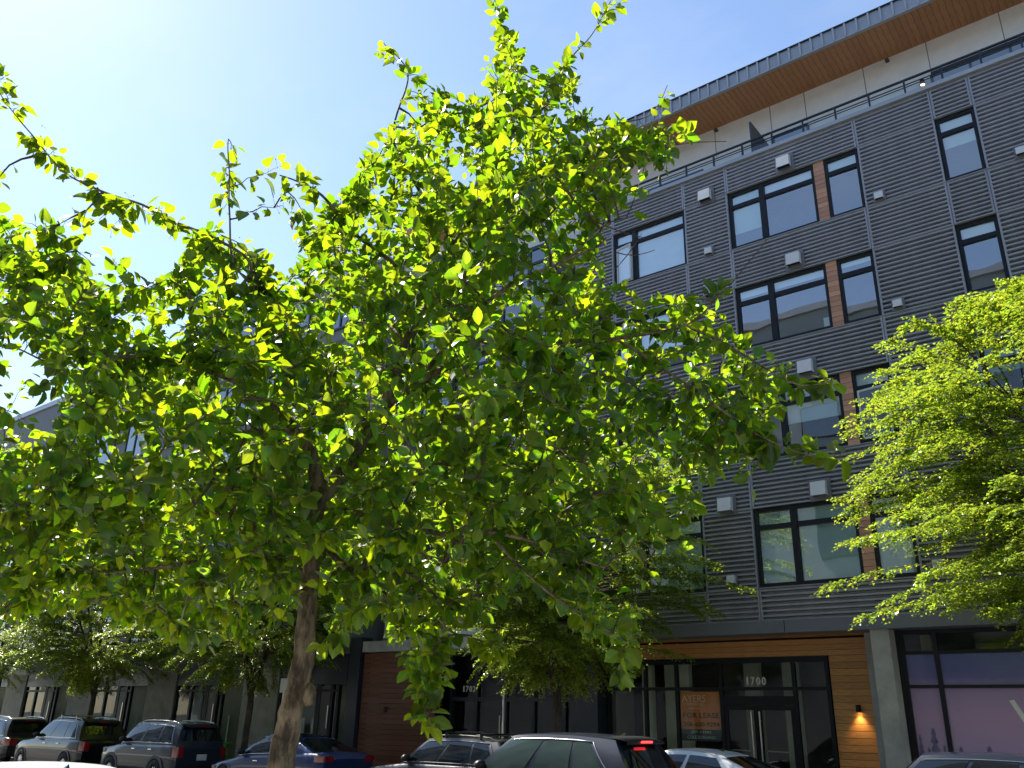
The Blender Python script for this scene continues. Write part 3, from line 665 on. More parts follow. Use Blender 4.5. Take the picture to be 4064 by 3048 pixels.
# ------------------------------------------------------------------ grey wing further left, then the lower end block
def far_block(name, x0, x1, zt, label, wall, ground):
    root = empty(name, ((x0+x1)/2, 20, 0), label, 'building'); inv = Matrix.Translation((-(x0+x1)/2, -20, 0))
    def K(n_, mb, mat): o = mb.build(n_, MAT[mat], root); o.matrix_parent_inverse = inv; return o
    K('wall', MB().box(x0, x1, 20.02, 33, 3.9, zt-.3), wall); K('parapet', MB().box(x0-.02, x1+.02, 19.92, 33.1, zt-.298, zt), 'cap_metal')
    n = int((x1-x0)/3.2); w_ = (x1-x0)/n
    for fl in range(5):
        zb = 4.6 + fl*2.95
        if zb+1.9 > zt-.3: break
        for i in range(n):
            a = x0+i*w_+.5; b = a+w_-1.1
            f = MB(); f.box(a, b, 19.94, 20.015, zb-.08, zb); f.box(a, b, 19.94, 20.015, zb+1.9, zb+1.98)
            for x in (a, (a*2+b)/3, b-.07): f.box(x, x+.07, 19.94, 20.015, zb, zb+1.9)
            w = K('window', f, 'frame_navy')
            MB().quad((a+.05, 19.985, zb), (b-.05, 19.985, zb), (b-.05, 19.985, zb+1.9), (a+.05, 19.985, zb+1.9)).build('pane', MAT['glass_far'], w)
        K('floor_band', MB().box(x0, x1, 19.985, 20.019, zb-.6, zb-.5), 'joint')
    if ground:
        K('core', MB().box(x0, x1, 21.6, 33, .27, 3.89), 'interior')
        K('transom_beam', MB().box(x0, x1, 19.97, 20.4, 2.95, 3.899), 'frame_navy')
        K('inner_wall', MB().box(x0, x1, 21.4, 21.5, .27, 3.9), 'interior_light')
        x = x1-.35
        while x-6.5 > x0-6:
            K('concrete_pier', MB().box(x-5.1, x-3.1, 19.93, 20.6, .27, 3.5), 'concrete_dark')
            f = MB()
            for q in (x-3.05, x-2.05, x-1.05, x-.95, x-.35, x-.05): f.box(q-.06, q+.06, 19.98, 20.1, .27, 2.949)
            f.box(x-3, x, 19.99, 20.09, 2.72, 2.80)
            w = K('shopfront_frame', f, 'frame_black')
            for a, b in ((x-2.99, x-2.11), (x-1.99, x-1.11), (x-.29, x-.11)):
                MB().quad((a, 20.04, .3), (b, 20.04, .3), (b, 20.04, 2.94), (a, 20.04, 2.94)).build('pane', MAT['glass_store'], w)
                MB().box(a+.15, b-.1, 20.5, 20.52, .3, 1.9).build('blind', MAT['blind_white'], w)
            MB().box(x-.89, x-.41, 20.0, 20.06, .3, 2.9).build('door', MAT['plastic_grey'], w)
            MB().box(x-.46, x-.42, 19.95, 19.999, 1.6, 2.3).build('door_pull', MAT['steel'], w)
            x -= 6.4
    return root
far_block('grey_wing', -47.8, -22.4, 19.0, 'grey panelled wing with concrete piers along its ground floor', 'stucco_grey', True)
far_block('end_block', -72.0, -48.2, 18.45, 'lower grey block at the far left end of the street', 'stucco_grey', True)

# ------------------------------------------------------------------ building across the street, behind the viewer (it shows in the windows)
OPP = empty('opposite_building', (-20, -5, 0), 'grey green stucco building across the street, seen only in window reflections', 'building')
def O_(n_, mb, mat): o = mb.build(n_, MAT[mat], OPP); o.matrix_parent_inverse = Matrix.Translation((20, 5, 0)); return o
O_('wall', MB().box(-70, 30, -16, -5.2, .1, 23.9), 'stucco_teal'); O_('parapet', MB().box(-70.2, 30.2, -16.2, -5.0, 23.902, 24.3), 'cap_metal'); O_('cornice', MB().box(-70.1, 30.1, -16, -5.1, 22.4, 22.6), 'joint')
for fl in range(6):
    for i in range(20):
        x = -66+i*4.6; z = 4.6+fl*3.0
        f = O_('window', MB().box(x, x+2.2, -5.199, -5.12, z, z+1.9), 'frame_black'); MB().quad((x+.08, -5.115, z+.08), (x+2.12, -5.115, z+.08), (x+2.12, -5.115, z+1.82), (x+.08, -5.115, z+1.82)).build('pane', MAT['glass_far'], f)

# ------------------------------------------------------------------ leaves as arrays
def unit(v): return v / (np.linalg.norm(v, axis=-1, keepdims=True) + 1e-9)
# leaf blade template: x across, y along, z fold/curl
LT = np.array([[0,0,0], [-.26,.18,.05],[0,.18,0],[.26,.18,.05], [-.40,.42,.09],[0,.42,-.02],[.40,.42,.09], [-.30,.70,.06],[0,.70,-.05],[.30,.70,.06], [0,1.0,-.12]])
LQ = np.array([[0,2,1,1],[0,3,2,2],[1,2,5,4],[2,3,6,5],[4,5,8,7],[5,6,9,8],[7,8,10,10],[8,9,10,10]])
LTRI = np.array([[0,2,1],[0,3,2],[1,2,5],[1,5,4],[2,3,6],[2,6,5],[4,5,8],[4,8,7],[5,6,9],[5,9,8],[7,8,10],[8,9,10]])
def leaf_mesh(name, P, D, U, L_, Wd, mat, tmpl=LT, tri=LTRI, rs=None):
    """P base, D along, U face normal hint, L_ length, Wd width factor"""
    rs = rs or rng
    D = unit(D); X = unit(xc(D, U)); Z = xc(X, D); n = len(P); k = len(tmpl)
    fold = rs.uniform(.3, 2.6, n)[:, None]; curl = rs.uniform(-.6, 1.6, n)[:, None]
    tx = tmpl[None, :, 0] * Wd[:, None]; ty = tmpl[None, :, 1]; tz = np.abs(tmpl[None, :, 0]) * .25 * fold - curl * .22 * ty**2
    V = P[:, None] + L_[:, None, None] * (tx[..., None] * X[:, None] + ty[..., None] * D[:, None] + tz[..., None] * Z[:, None])
    F_ = (np.arange(n)[:, None, None] * k + tri[None]).reshape(-1, 3)
    uv = np.tile(tmpl[:, :2], (n, 1))
    return raw_mesh(name, V.reshape(-1, 3), F_, mat, uv, True)

# ------------------------------------------------------------------ the broad-leaved tree in front
S = 1.8373; D0 = 4.6
def tp(x, y, d=D0): return at(x*S, y*S, d)
TREE = empty('broadleaf_tree', tp(608, 1700)*np.array([1,1,0])+np.array([0,0,.15]), 'young broad-leaved street tree with a forked trunk and backlit leaves filling the view', 'tree')
TI = Matrix.Translation(-Vector(TREE.location))
def T_(o): o.parent = TREE; o.matrix_parent_inverse = TI; return o
def spline(ctrl, step=.05):
    C_ = np.asarray(ctrl, float); d = np.r_[0, np.cumsum(np.linalg.norm(np.diff(C_[:, :3], axis=0), axis=1))]
    m_ = max(3, int(d[-1]/step)+1); t_ = np.linspace(0, d[-1], m_); out = np.empty((m_, C_.shape[1]))
    n = len(C_)
    for q in range(m_):
        i = min(n-2, max(0, np.searchsorted(d, t_[q])-1)); h = d[i+1]-d[i]; u = (t_[q]-d[i])/h
        p0 = C_[max(0, i-1)]; p1 = C_[i]; p2 = C_[i+1]; p3 = C_[min(n-1, i+2)]
        out[q] = .5*((2*p1)+(-p0+p2)*u+(2*p0-5*p1+4*p2-p3)*u*u+(-p0+3*p1-3*p2+p3)*u**3)
    return out
def limb(pts): return spline([np.r_[tp(x, y, d), r] for x, y, d, r in pts])
base = tp(606, 1700)
ground_pt = np.array([base[0]-.03, base[1]-.03, .13])
trunk_c = np.vstack([np.r_[ground_pt, .105], np.r_[ground_pt+(base-ground_pt)*np.array([.5,.5,.45]), .083]] + [np.r_[tp(x, y), r] for x, y, r in ((606,1660,.074),(620,1580,.071),(640,1480,.067),(656,1400,.061),(664,1300,.056),(676,1200,.055),(686,1110,.060),(696,1060,.052))])
trunk = spline(trunk_c, .03)
jit = rng.normal(0, 1, (len(trunk), 3)); 
for _ in range(3): jit[1:-1] = (jit[:-2]+jit[1:-1]+jit[2:])/3
trunk[:, :3] += jit*.006; trunk[:, 3] *= 1+.05*rng.normal(0, 1, len(trunk))
def bark_tube(b, pts, n=14, amp=.05):
    """tube with an uneven, knotty surface"""
    c = pts[:, :3]; rad = pts[:, 3]; t_ = unit(np.gradient(c, axis=0)); a = unit(xc(t_, np.array([.3, .9, .2]))); q = xc(t_, a)
    th = np.linspace(0, 2*math.pi, n, endpoint=False); ph = rng.uniform(0, 6, 4)
    s_ = np.r_[0, np.cumsum(np.linalg.norm(np.diff(c, axis=0), axis=1))]
    w = 1+amp*(np.sin(3*th[None]+ph[0]+s_[:, None]*5)+.7*np.sin(5*th[None]+ph[1]-s_[:, None]*11)+.6*np.sin(2*th[None]+ph[2]+s_[:, None]*17))*.6
    b.grid(c[:, None]+(rad[:, None]*w)[..., None]*(np.cos(th)[None, :, None]*a[:, None]+np.sin(th)[None, :, None]*q[:, None]), True, True)
tb = MB(); trunk[:, 3] *= .87; bark_tube(tb, trunk, 18, .04)
for (x, y, s_) in ((638, 1455, .034), (700-52, 1375, .03), (664, 1500, .03), (655, 1275, .026), (620, 1560, .03)):   # knots and branch scars
    c = tp(x, y, D0-.045); th = np.linspace(0, 2*math.pi, 10, endpoint=False)
    rg = [c + s_*k*(np.cos(th)[:, None]*np.array([.78,.6,0])+np.sin(th)[:, None]*np.array([0,0,1.5])) + np.array([.62,-.78,0])*h_ for k, h_ in ((1.3, -.035), (1.0, -.012), (.6, .002), (.2, .006), (.01, .006))]
    tb.grid(rg, True, True)
T_(tb.build('trunk', MAT['bark']))
limbs = [
 [(690,1080,4.6,.046),(674,1010,4.58,.040),(667,960,4.56,.037),(640,920,4.5,.033),(590,880,4.42,.028),(545,842,4.35,.024),(500,760,4.25,.018),(450,690,4.2,.012),(400,625,4.15,.007),(375,600,4.1,.003)],
 [(696,1085,4.6,.05),(745,1012,4.62,.046),(800,930,4.66,.042),(828,878,4.7,.038),(858,795,4.75,.034),(880,735,4.8,.030),(930,640,4.85,.026),(985,530,4.9,.022),(1040,420,4.95,.017),(1090,300,5.0,.012),(1115,180,5.0,.008),(1085,60,5.0,.005),(1060,-30,5.0,.004)],
 [(838,872,4.7,.028),(900,830,4.6,.025),(955,800,4.5,.022),(1060,760,4.35,.018),(1180,740,4.2,.014),(1330,730,4.1,.010),(1480,700,4.0,.006),(1560,630,3.95,.004)],
 [(820,900,4.7,.022),(900,905,4.85,.020),(1000,900,5.0,.017),(1150,890,5.2,.014),(1320,880,5.3,.010),(1450,900,5.4,.007),(1560,990,5.4,.004)],
 [(655,935,4.53,.02),(560,930,4.7,.018),(450,940,4.9,.015),(330,900,5.0,.012),(200,830,5.1,.009),(60,760,5.2,.006),(-80,720,5.2,.004)],
 [(545,842,4.35,.016),(450,800,4.1,.013),(330,770,3.9,.011),(180,760,3.8,.008),(20,690,3.7,.006),(-120,640,3.7,.004)],
 [(690,1090,4.6,.022),(600,1015,4.4,.019),(480,1040,4.2,.015),(350,1070,4.0,.011),(180,1110,3.9,.008),(0,1130,3.85,.005)],
 [(700,1100,4.6,.022),(800,1110,4.4,.018),(860,1105,4.3,.016),(900,1140,4.25,.014),(960,1160,4.2,.012),(1060,1150,4.1,.009),(1180,1180,4.05,.007),(1300,1230,4.0,.004)],
 [(683,1150,4.6,.020),(760,1235,4.5,.017),(830,1225,4.45,.015),(900,1250,4.4,.011),(960,1330,4.35,.008),(930,1440,4.3,.006),(915,1540,4.3,.004)],
 [(680,1180,4.6,.018),(620,1170,4.4,.016),(500,1200,4.3,.012),(360,1230,4.2,.009),(200,1230,4.2,.006),(60,1230,4.2,.004)],
 [(930,640,4.85,.018),(840,560,4.7,.015),(760,500,4.6,.011),(690,420,4.5,.008),(600,372,4.45,.004)],
 [(985,530,4.9,.015),(900,400,4.95,.012),(850,290,5.0,.008),(880,160,5.0,.006),(825,95,5.0,.003)],
 [(1040,420,4.95,.014),(1130,380,4.8,.011),(1250,340,4.7,.009),(1340,320,4.65,.007),(1450,315,4.6,.005),(1500,310,4.6,.004),(1575,306,4.6,.0025)],
 [(1090,300,5.0,.012),(1180,230,5.0,.009),(1230,130,5.0,.006),(1290,60,5.0,.004),(1330,-20,5.0,.003)],
 [(1090,300,5.0,.009),(1200,280,5.15,.008),(1300,270,5.25,.006),(1400,250,5.3,.004),(1440,190,5.3,.003)],
 [(450,690,4.2,.012),(540,580,4.3,.010),(470,520,4.35,.009),(380,480,4.35,.008),(300,440,4.35,.007),(200,405,4.35,.006),(110,345,4.35,.005),(50,270,4.35,.004),(0,200,4.35,.003),(-40,130,4.35,.003)],
 [(560,640,4.3,.007),(500,560,4.25,.006),(495,450,4.2,.005),(498,380,4.2,.004),(490,300,4.2,.003)],
 [(1480,700,4.0,.006),(1560,740,3.95,.005),(1640,790,3.9,.004),(1720,830,3.9,.003),(1795,825,3.9,.002)],
 [(1330,730,4.1,.009),(1430,790,4.05,.008),(1540,870,4.0,.006),(1640,940,4.0,.005),(1740,980,4.0,.004),(1840,990,4.0,.002)],
 [(1150,890,5.2,.010),(1250,1000,5.1,.008),(1340,1120,5.0,.006),(1420,1190,5.0,.004)],
 [(1060,1150,4.1,.008),(1150,1250,4.1,.006),(1260,1330,4.1,.005),(1360,1380,4.1,.003)],
 [(900,830,4.6,.016),(1000,700,4.3,.013),(1100,620,4.1,.010),(1220,560,4.0,.008),(1320,520,3.95,.005)],
 [(800,930,4.66,.016),(700,800,4.9,.014),(620,700,5.2,.012),(560,620,5.4,.008),(480,560,5.5,.005)],
 [(745,1012,4.62,.014),(820,1010,5.0,.013),(950,1020,5.3,.011),(1100,1050,5.5,.008),(1250,1090,5.6,.004)],
 [(667,960,4.56,.013),(560,1000,5.0,.012),(430,1030,5.3,.009),(250,1040,5.5,.006),(80,1000,5.6,.004)],
 [(1000,900,5.0,.01),(1010,1080,4.7,.008),(1030,1230,4.55,.006),(1040,1340,4.5,.004)],
 [(880,735,4.8,.014),(780,660,5.1,.012),(700,600,5.3,.009),(640,520,5.4,.006)],
 [(590,880,4.42,.012),(520,960,4.1,.010),(470,1100,3.9,.008),(420,1240,3.8,.005),(400,1340,3.8,.003)],
 [(1220,560,4.0,.006),(1300,490,4.0,.004),(1350,470,4.0,.003)],
]
lb = MB(); nodesP = []; nodesR = []
for L_ in limbs:
    c = limb(L_); j = rng.normal(0, 1, (len(c), 3))
    for _ in range(4): j[1:-1] = (j[:-2]+j[1:-1]+j[2:])/3
    c[1:, :3] += j[1:]*.012; c[:, 3] = np.maximum(c[:, 3], .002)
    bark_tube(lb, c, 9 if c[0, 3] > .015 else 6, .05); nodesP.append(c[2:, :3]); nodesR.append(c[2:, 3])
T_(lb.build('limbs', MAT['bark']))
# bare twigs
tw = MB()
for L_ in ([(1575,618,3.95,.0035),(1610,575,3.95,.003),(1640,540,3.95,.0025),(1657,517,3.95,.002)], [(1290,480,4,.004),(1340,500,4,.003),(1388,513,4,.002)], [(1330,580,4,.003),(1360,545,4,.0025),(1386,505,4,.0018)], [(1330,545,4,.003),(1370,552,4,.0025),(1415,540,4,.0018)]):
    c = limb(L_); tw.tube(c[:, :3], c[:, 3], 5)

# crown outline in picture units; twig clusters fill it in depth
POLY = np.array([(-330,330),(-60,420),(60,520),(150,560),(330,640),(400,560),(430,520),(500,500),(560,560),(620,610),(640,560),(650,500),(690,470),(740,430),(760,400),(800,330),(850,290),(880,240),(930,215),(960,200),(1000,230),(1050,200),(1040,150),(1060,80),(1120,90),(1130,180),(1200,160),(1250,190),(1240,240),(1320,270),(1420,270),(1440,310),(1440,370),(1400,410),(1300,460),(1290,540),(1330,600),(1440,640),(1500,650),(1600,720),(1640,790),(1690,870),(1660,960),(1600,1000),(1540,1010),(1520,1080),(1470,1130),(1400,1130),(1340,1190),(1280,1230),(1300,1290),(1370,1330),(1360,1400),(1310,1390),(1230,1320),(1160,1270),(1080,1300),(1000,1310),(960,1380),(950,1500),(900,1500),(880,1420),(840,1350),(770,1330),(720,1370),(690,1290),(640,1300),(560,1380),(470,1400),(390,1370),(330,1330),(220,1330),(100,1310),(0,1340),(-330,1380)], float)
def inside(pts, poly):
    x, y = pts[:, 0], pts[:, 1]; r = np.zeros(len(pts), bool); j = len(poly)-1
    for i in range(len(poly)):
        xi, yi = poly[i]; xj, yj = poly[j]
        c = ((yi > y) != (yj > y)) & (x < (xj-xi)*(y-yi)/(yj-yi+1e-9)+xi); r ^= c; j = i
    return r
def edge_dist(pts, poly):
    d = np.full(len(pts), 1e9)
    for i in range(len(poly)):
        a = poly[i]; b = poly[(i+1) % len(poly)]; ab = b-a; t_ = np.clip(((pts-a)@ab)/(ab@ab), 0, 1)
        d = np.minimum(d, np.linalg.norm(pts-(a+t_[:, None]*ab), axis=1))
    return d
cand = np.stack([rng.uniform(-330, 1700, 90000), rng.uniform(60, 1500, 90000)], 1)
cand = cand[inside(cand, POLY)]
# thinner places where the sky or the wall shows through
w = np.ones(len(cand))
for gx, gy, gr, k in ((60, 860, 110, .10), (-60, 800, 120, .2), (330, 640, 60, .2), (270, 980, 60, .35), (1180, 560, 90, .45), (1400, 960, 120, .55), (1330, 700, 60, .6), (760, 1250, 60, .55), (1120, 1290, 80, .55), (1250, 900, 160, .85), (500, 1300, 90, .6), (980, 1290, 90, .5), (200, 1250, 90, .7), (1500, 760, 120, .6), (930, 1100, 120, .75), (1440, 1060, 80, .5)):
    w *= 1-(1-k)*np.exp(-((cand[:, 0]-gx)**2+(cand[:, 1]-gy)**2)/(gr*gr))
cand = cand[rng.random(len(cand)) < w]
NCL = 3700
cand = cand[:NCL]
ed = edge_dist(cand, POLY); th = .25+1.5*np.sqrt(np.clip(ed/420, 0, 1))
dd_ = D0+rng.uniform(-1, 1, len(cand))*th
dd_ += np.where(rng.random(len(cand)) < .3, .3, 0)
FORK = np.array([(690,1120),(672,1000),(640,920),(545,842)], float); FORK2 = np.array([(696,1090),(745,1012),(800,930),(858,795),(900,700)], float); FORK3 = np.array([(838,872),(955,800)], float); FORK4 = np.array([(650,1450),(680,1200)], float)
near = np.full(len(cand), 1e9)
for fk in (FORK, FORK2, FORK3, FORK4):
    for a, b in zip(fk[:-1], fk[1:]):
        ab = b-a; t_ = np.clip(((cand-a)@ab)/(ab@ab), 0, 1); near = np.minimum(near, np.linalg.norm(cand-(a+t_[:, None]*ab), axis=1))
dd_ = np.where((near < 22) & (dd_ < D0+.15), D0+.15+np.abs(dd_-D0)*.9, dd_)
ATT = [tp(c[0], c[1], d) for c, d in zip(cand, dd_)]
# clusters along the free shoots that stand out from the crown
shoots = [[(-30,140),(50,270),(110,345),(200,405),(300,440),(380,480)], [(498,330),(496,400),(495,450)], [(600,372),(650,400),(700,420)], [(830,95),(870,150),(900,200),(950,250)], [(1065,10),(1085,60),(1110,130)], [(1325,10),(1300,45),(1260,95),(1220,150)], [(1440,200),(1410,240)], [(1490,300),(1420,310),(1340,320)], [(1560,640),(1500,660)], [(1660,790),(1720,830),(1790,825)], [(1660,945),(1740,978),(1800,992)], [(60,490),(110,500),(200,480),(270,470)], [(20,600),(120,590),(230,560)], [(330,640),(400,600),(420,560)], [(610,440),(660,480)], [(910,1560),(925,1500),(935,1440),(950,1380)], [(1030,1380),(1080,1410),(1040,1330)], [(1340,1460),(1360,1400)], [(700,1400),(720,1350)], [(1610,1050),(1640,1000),(1650,960)], [(1470,1180),(1440,1140)]]
for s_ in shoots:
    a = np.array(s_, float); n = int(np.sum(np.linalg.norm(np.diff(a, axis=0), axis=1))/30)+1
    t_ = np.linspace(0, len(a)-1, n); c = np.stack([np.interp(t_, np.arange(len(a)), a[:, k]) for k in (0, 1)], 1)+rng.normal(0, 9, (n, 2))
    dref = 4.35 if a[:, 0].mean() < 600 else (4.95 if a[:, 1].mean() < 300 else 4.05)
    if a[:, 1].mean() > 1300: dref = 4.2
    ATT += [tp(q[0], q[1], dref+rng.normal(0, .05)) for q in c]
NMAIN = len(cand); ATT = np.array(ATT)
NP_ = np.vstack(nodesP); parent_of = np.full(len(NP_), -1)
d0 = np.array([np.min(np.linalg.norm(NP_-a, axis=1)) for a in ATT]); order = np.argsort(d0)
allP = list(NP_); twigs = []
P_arr = np.zeros((len(NP_)+len(ATT)*6, 3)); P_arr[:len(NP_)] = NP_; cnt = len(NP_); owner = np.full(len(P_arr), -1)
for qi in order:
    a = ATT[qi]; dv = np.linalg.norm(P_arr[:cnt]-a, axis=1); i = int(np.argmin(dv + .12*(owner[:cnt] >= 0)))
    s_ = P_arr[i]; L_ = np.linalg.norm(a-s_); k = max(4, min(9, int(L_/.07)+2))
    t_ = np.linspace(0, 1, k); mid = (s_+a)/2+rng.normal(0, .10*L_, 3)+np.array([0, 0, .12*L_])
    c = ((1-t_)**2)[:, None]*s_+(2*t_*(1-t_))[:, None]*mid+(t_**2)[:, None]*a
    c[1:-1] += rng.normal(0, .006, (k-2, 3))
    twigs.append([c, i, qi]); ti = len(twigs)-1
    add = c[1::2][:5] if k > 4 else c[1:]
    P_arr[cnt:cnt+len(add)] = add; owner[cnt:cnt+len(add)] = ti; cnt += len(add)
load = np.ones(len(twigs))
for ti in range(len(twigs)-1, -1, -1):
    o_ = owner[twigs[ti][1]]
    if o_ >= 0: load[o_] += load[ti]
for (c, i, qi), ld in zip(twigs, load):
    r0 = min(.010, .0021*math.sqrt(ld)+.0009); tw.tube(c, np.linspace(r0, .0012, len(c)), 5, cap=False)
T_(tag(tw.build('twigs', MAT['twig']), kind='stuff'))
# leaves on the last stretch of each twig
LP, LD, LU, LL, LW, LY = [], [], [], [], [], []
stalk = MB()
for (c, i, qi) in twigs:
    tip = c[-1]; dirn = unit(c[-1]-c[-3]); n = rng.integers(8, 13) if qi < NMAIN else rng.integers(6, 10); ln = np.linalg.norm(np.diff(c, axis=0), axis=1).sum(); span = min(ln*.9, .30)
    upness = rng.random() < .25; sidev = unit(xc(dirn, [0.2, .1, 1])); up2 = xc(sidev, dirn)
    for q in range(n):
        u = (q/n)**.9; sd_ = span*u; pos = tip-dirn*sd_
        j = int(np.clip((1-sd_/max(ln, .01))*(len(c)-1), 0, len(c)-1)); pos = .5*pos+.5*c[j] if sd_ > .05 else pos
        a_ = q*2.4+rng.uniform(-.5, .5)
        out = math.cos(a_)*sidev+math.sin(a_)*up2
        g_ = rng.uniform(-.95, .1) if not upness else .3
        dv = unit(out*.8+dirn*(.45 if q > 2 else 1.0)+np.array([0, 0, g_])*(.7+.9*u)+rng.normal(0, .3, 3))
        L_ = rng.uniform(.046, .098)*(1 if q > 2 else .75); pet = rng.uniform(.012, .032)
        LP.append(pos+dv*pet); LD.append(dv); LU.append(unit(np.array([0, 0, 1.0])+rng.normal(0, .6, 3))); LL.append(L_ if qi < NMAIN else L_*1.2); LW.append(rng.uniform(.72, 1.05)); LY.append(q < 2 and rng.random() < .6)
        if pet > .024: stalk.tube([pos, pos+dv*pet], .0011, 3, cap=False)
    if rng.random() < .3:
        for _ in range(rng.integers(1, 4)):   # spent flower stalks
            dv = unit(dirn*.5+rng.normal(0, .7, 3)+np.array([0, 0, .35])); l_ = rng.uniform(.035, .06); p0 = tip-dirn*rng.uniform(0, .12)
            stalk.tube([p0, p0+dv*l_*.6+np.array([0,0,.004]), p0+dv*l_], [.0009, .0007, .0008], 3, cap=False)
            stalk.lathe([(-.004, .0006), (-.001, .0034), (.003, .0026), (.004, .0004)], p0+dv*l_, 'z', 5)
LP, LD, LU, LL, LW, LY = map(np.array, (LP, LD, LU, LL, LW, LY))
T_(tag(stalk.build('stalks', MAT['stalk']), kind='stuff'))
# the 300 leaves that stand free at the rim are single parts, the rest one mass
rel = (LP-CAM)@RM; px = 2032+FPX*rel[:, 0]/rel[:, 2]; py = 1524+FPX*rel[:, 1]/rel[:, 2]
inframe = (px > 20) & (px < 4040) & (py > 20) & (py < 3020); rim = edge_dist(np.stack([px, py], 1)/S, POLY)
rim = np.where(inside(np.stack([px, py], 1)/S, POLY), rim, -rim); big = LL/rel[:, 2]
score = np.where(inframe, -rim/60+big*120, -1e9); sel = np.argsort(-score)[:300]; msk = np.zeros(len(LP), bool); msk[sel] = True
for yng, mt in ((False, 'leaf'), (True, 'leaf_young')):
    k = (~msk) & (LY == yng); me = leaf_mesh('foliage', LP[k], LD[k], LU[k], LL[k], LW[k], MAT[mt]); T_(tag(link('foliage', me), kind='stuff'))
for i in sel:
    me = leaf_mesh('leaf', np.zeros((1, 3)), LD[i:i+1], LU[i:i+1], LL[i:i+1], LW[i:i+1], MAT['leaf_young' if LY[i] else 'leaf']); T_(link('leaf', me, None, LP[i]))

# ------------------------------------------------------------------ street trees with small leaves on arching sprays
ST = np.array([[0,0,0],[-.36,.45,.06],[0,1,-.08],[.36,.45,.06]]); STRI = np.array([[0,3,1],[1,3,2]])
def street_tree(loc, label, seed, rad, zlo, zhi, nspray, lean=(0, 0), dens=9, group='street trees along the far kerb'):
    rs = np.random.default_rng(seed)
    root = empty('street_tree', loc, label, 'tree', group)
    b = MB(); tz = 2.5
    tr = np.array([[0,0,0,.13],[.02,.01,.6,.105],[.05,.0,1.4,.10],[.03,.03,2.1,.098],[.0,.0,tz+.2,.09]]); bark_tube(b, spline(tr, .1), 10, .05); b.build('trunk', MAT['bark_far'], root)
    br = MB(); tips = []
    nl = 8
    for i in range(nl):
        a = i*2*math.pi/nl+rs.uniform(-.3, .3); hr = rs.uniform(.55, 1.0)*rad*.62; hz = zlo+(zhi-zlo)*rs.uniform(.55, .95)
        c = spline(np.array([[0,0,tz*.9,.06],[.25*hr*math.cos(a),.25*hr*math.sin(a),tz+.35*(hz-tz),.045],[.65*hr*math.cos(a),.65*hr*math.sin(a),tz+.75*(hz-tz),.028],[hr*math.cos(a)+lean[0]*.6,hr*math.sin(a)+lean[1]*.6,hz,.01]]), .12)
        bark_tube(br, c, 6, .04); tips.append(c[len(c)//4:])
    nodes_ = np.vstack(tips)[:, :3]
    P, D, U = [], [], []
    zc = (zlo+zhi)/2; NL = 11; tt = (np.arange(NL)+.3)/NL; sg = np.where(np.arange(NL) % 2, 1.0, -1.0)
    for s_ in range(nspray):
        # spray root inside, tip on the crown shell
        if s_ % 7 == 0: ga, gv, gm = rs.uniform(0, 2*math.pi), rs.uniform(-.95, 1), rs.uniform(.62, 1.18)
        a = ga+rs.normal(0, .22); v = float(np.clip(gv+rs.normal(0, .14), -.97, 1))
        rr = rad*math.sqrt(max(.05, 1-(abs(v)**2.2)))*rs.uniform(.5, 1.0)*gm*(1+.15*math.sin(3*a+seed))
        tip = np.array([rr*math.cos(a)+lean[0], rr*math.sin(a)+lean[1], zc+(zhi-zlo)/2*v])
        i = np.argmin(np.linalg.norm(nodes_-(tip*np.array([.5, .5, 1])+np.array([0, 0, -.45])), axis=1)); st_ = nodes_[i]
        mid = (st_*.4+tip*.6)+np.array([0, 0, rs.uniform(.12, .5)])
        ln = np.linalg.norm(tip-mid)+np.linalg.norm(mid-st_)
        k = 22; t_ = np.linspace(0, 1, k); c = ((1-t_)**2)[:, None]*st_+(2*t_*(1-t_))[:, None]*mid+(t_**2)[:, None]*(tip+np.array([0, 0, -.2]))
        c += np.cumsum(rs.normal(0, .008, (k, 3)), axis=0)
        br.tube(c[::3], np.linspace(.012, .002, len(c[::3])), 4, cap=False)
        nq = int(14+max(.35, ln)*dens); u = rs.uniform(.12, 1.0, nq)**.75; j = np.minimum(k-2, (u*(k-1)).astype(int)); o_ = c[j]; tg = unit(c[j+1]-c[j])
        sdv = unit(xc(tg, [0, 0, 1.0]))*np.where(np.arange(nq) % 2, 1.0, -1.0)[:, None]
        dv = tg*.8+sdv*rs.uniform(.15, .95, nq)[:, None]; dv[:, 2] += rs.uniform(-.28, .2, nq); dv = unit(dv); l_ = rs.uniform(.25, .65, nq)*(1.15-.55*u)
        p_ = o_[:, None]+dv[:, None]*(l_[:, None]*tt[None])[..., None]; p_[..., 2] -= .28*l_[:, None]*tt[None]**2
        s2 = unit(xc(dv, [0, 0, 1.0])); D_ = dv[:, None]*.7+s2[:, None]*(.85*sg)[None, :, None]; D_[..., 2] -= .05
        P.append(p_.reshape(-1, 3)); D.append(D_.reshape(-1, 3))
    P = np.vstack(P); D = np.vstack(D); U = rs.normal(0, .3, P.shape); U[:, 2] += 1; L_ = rs.uniform(.052, .084, len(P))
    br.build('branches', MAT['bark_far'], root)
    P = P+rs.normal(0, .012, P.shape); D = D+rs.normal(0, .25, D.shape)
    me = leaf_mesh('crown', P, D, U, L_, rs.uniform(.8, 1.15, len(P)), MAT['leaf_small'], ST, STRI, rs)
    o = link('crown', me, root); tag(o, kind='stuff'); return len(P)
street_tree((-.9, 17.6, .2), 'sunlit small-leaved street tree at the right beside the purple filmed windows', 5, 4.1, 3.0, 9.6, 520, lean=(-.5, -.5))
street_tree((-12.4, 17.6, .2), 'small-leaved street tree in front of the 1702 entrance', 8, 4.0, 2.6, 8.6, 480)
street_tree((-24.2, 17.6, .2), 'shaded street tree behind the blue sedan and the leaning trunk', 15, 5.2, 2.6, 10.8, 640)
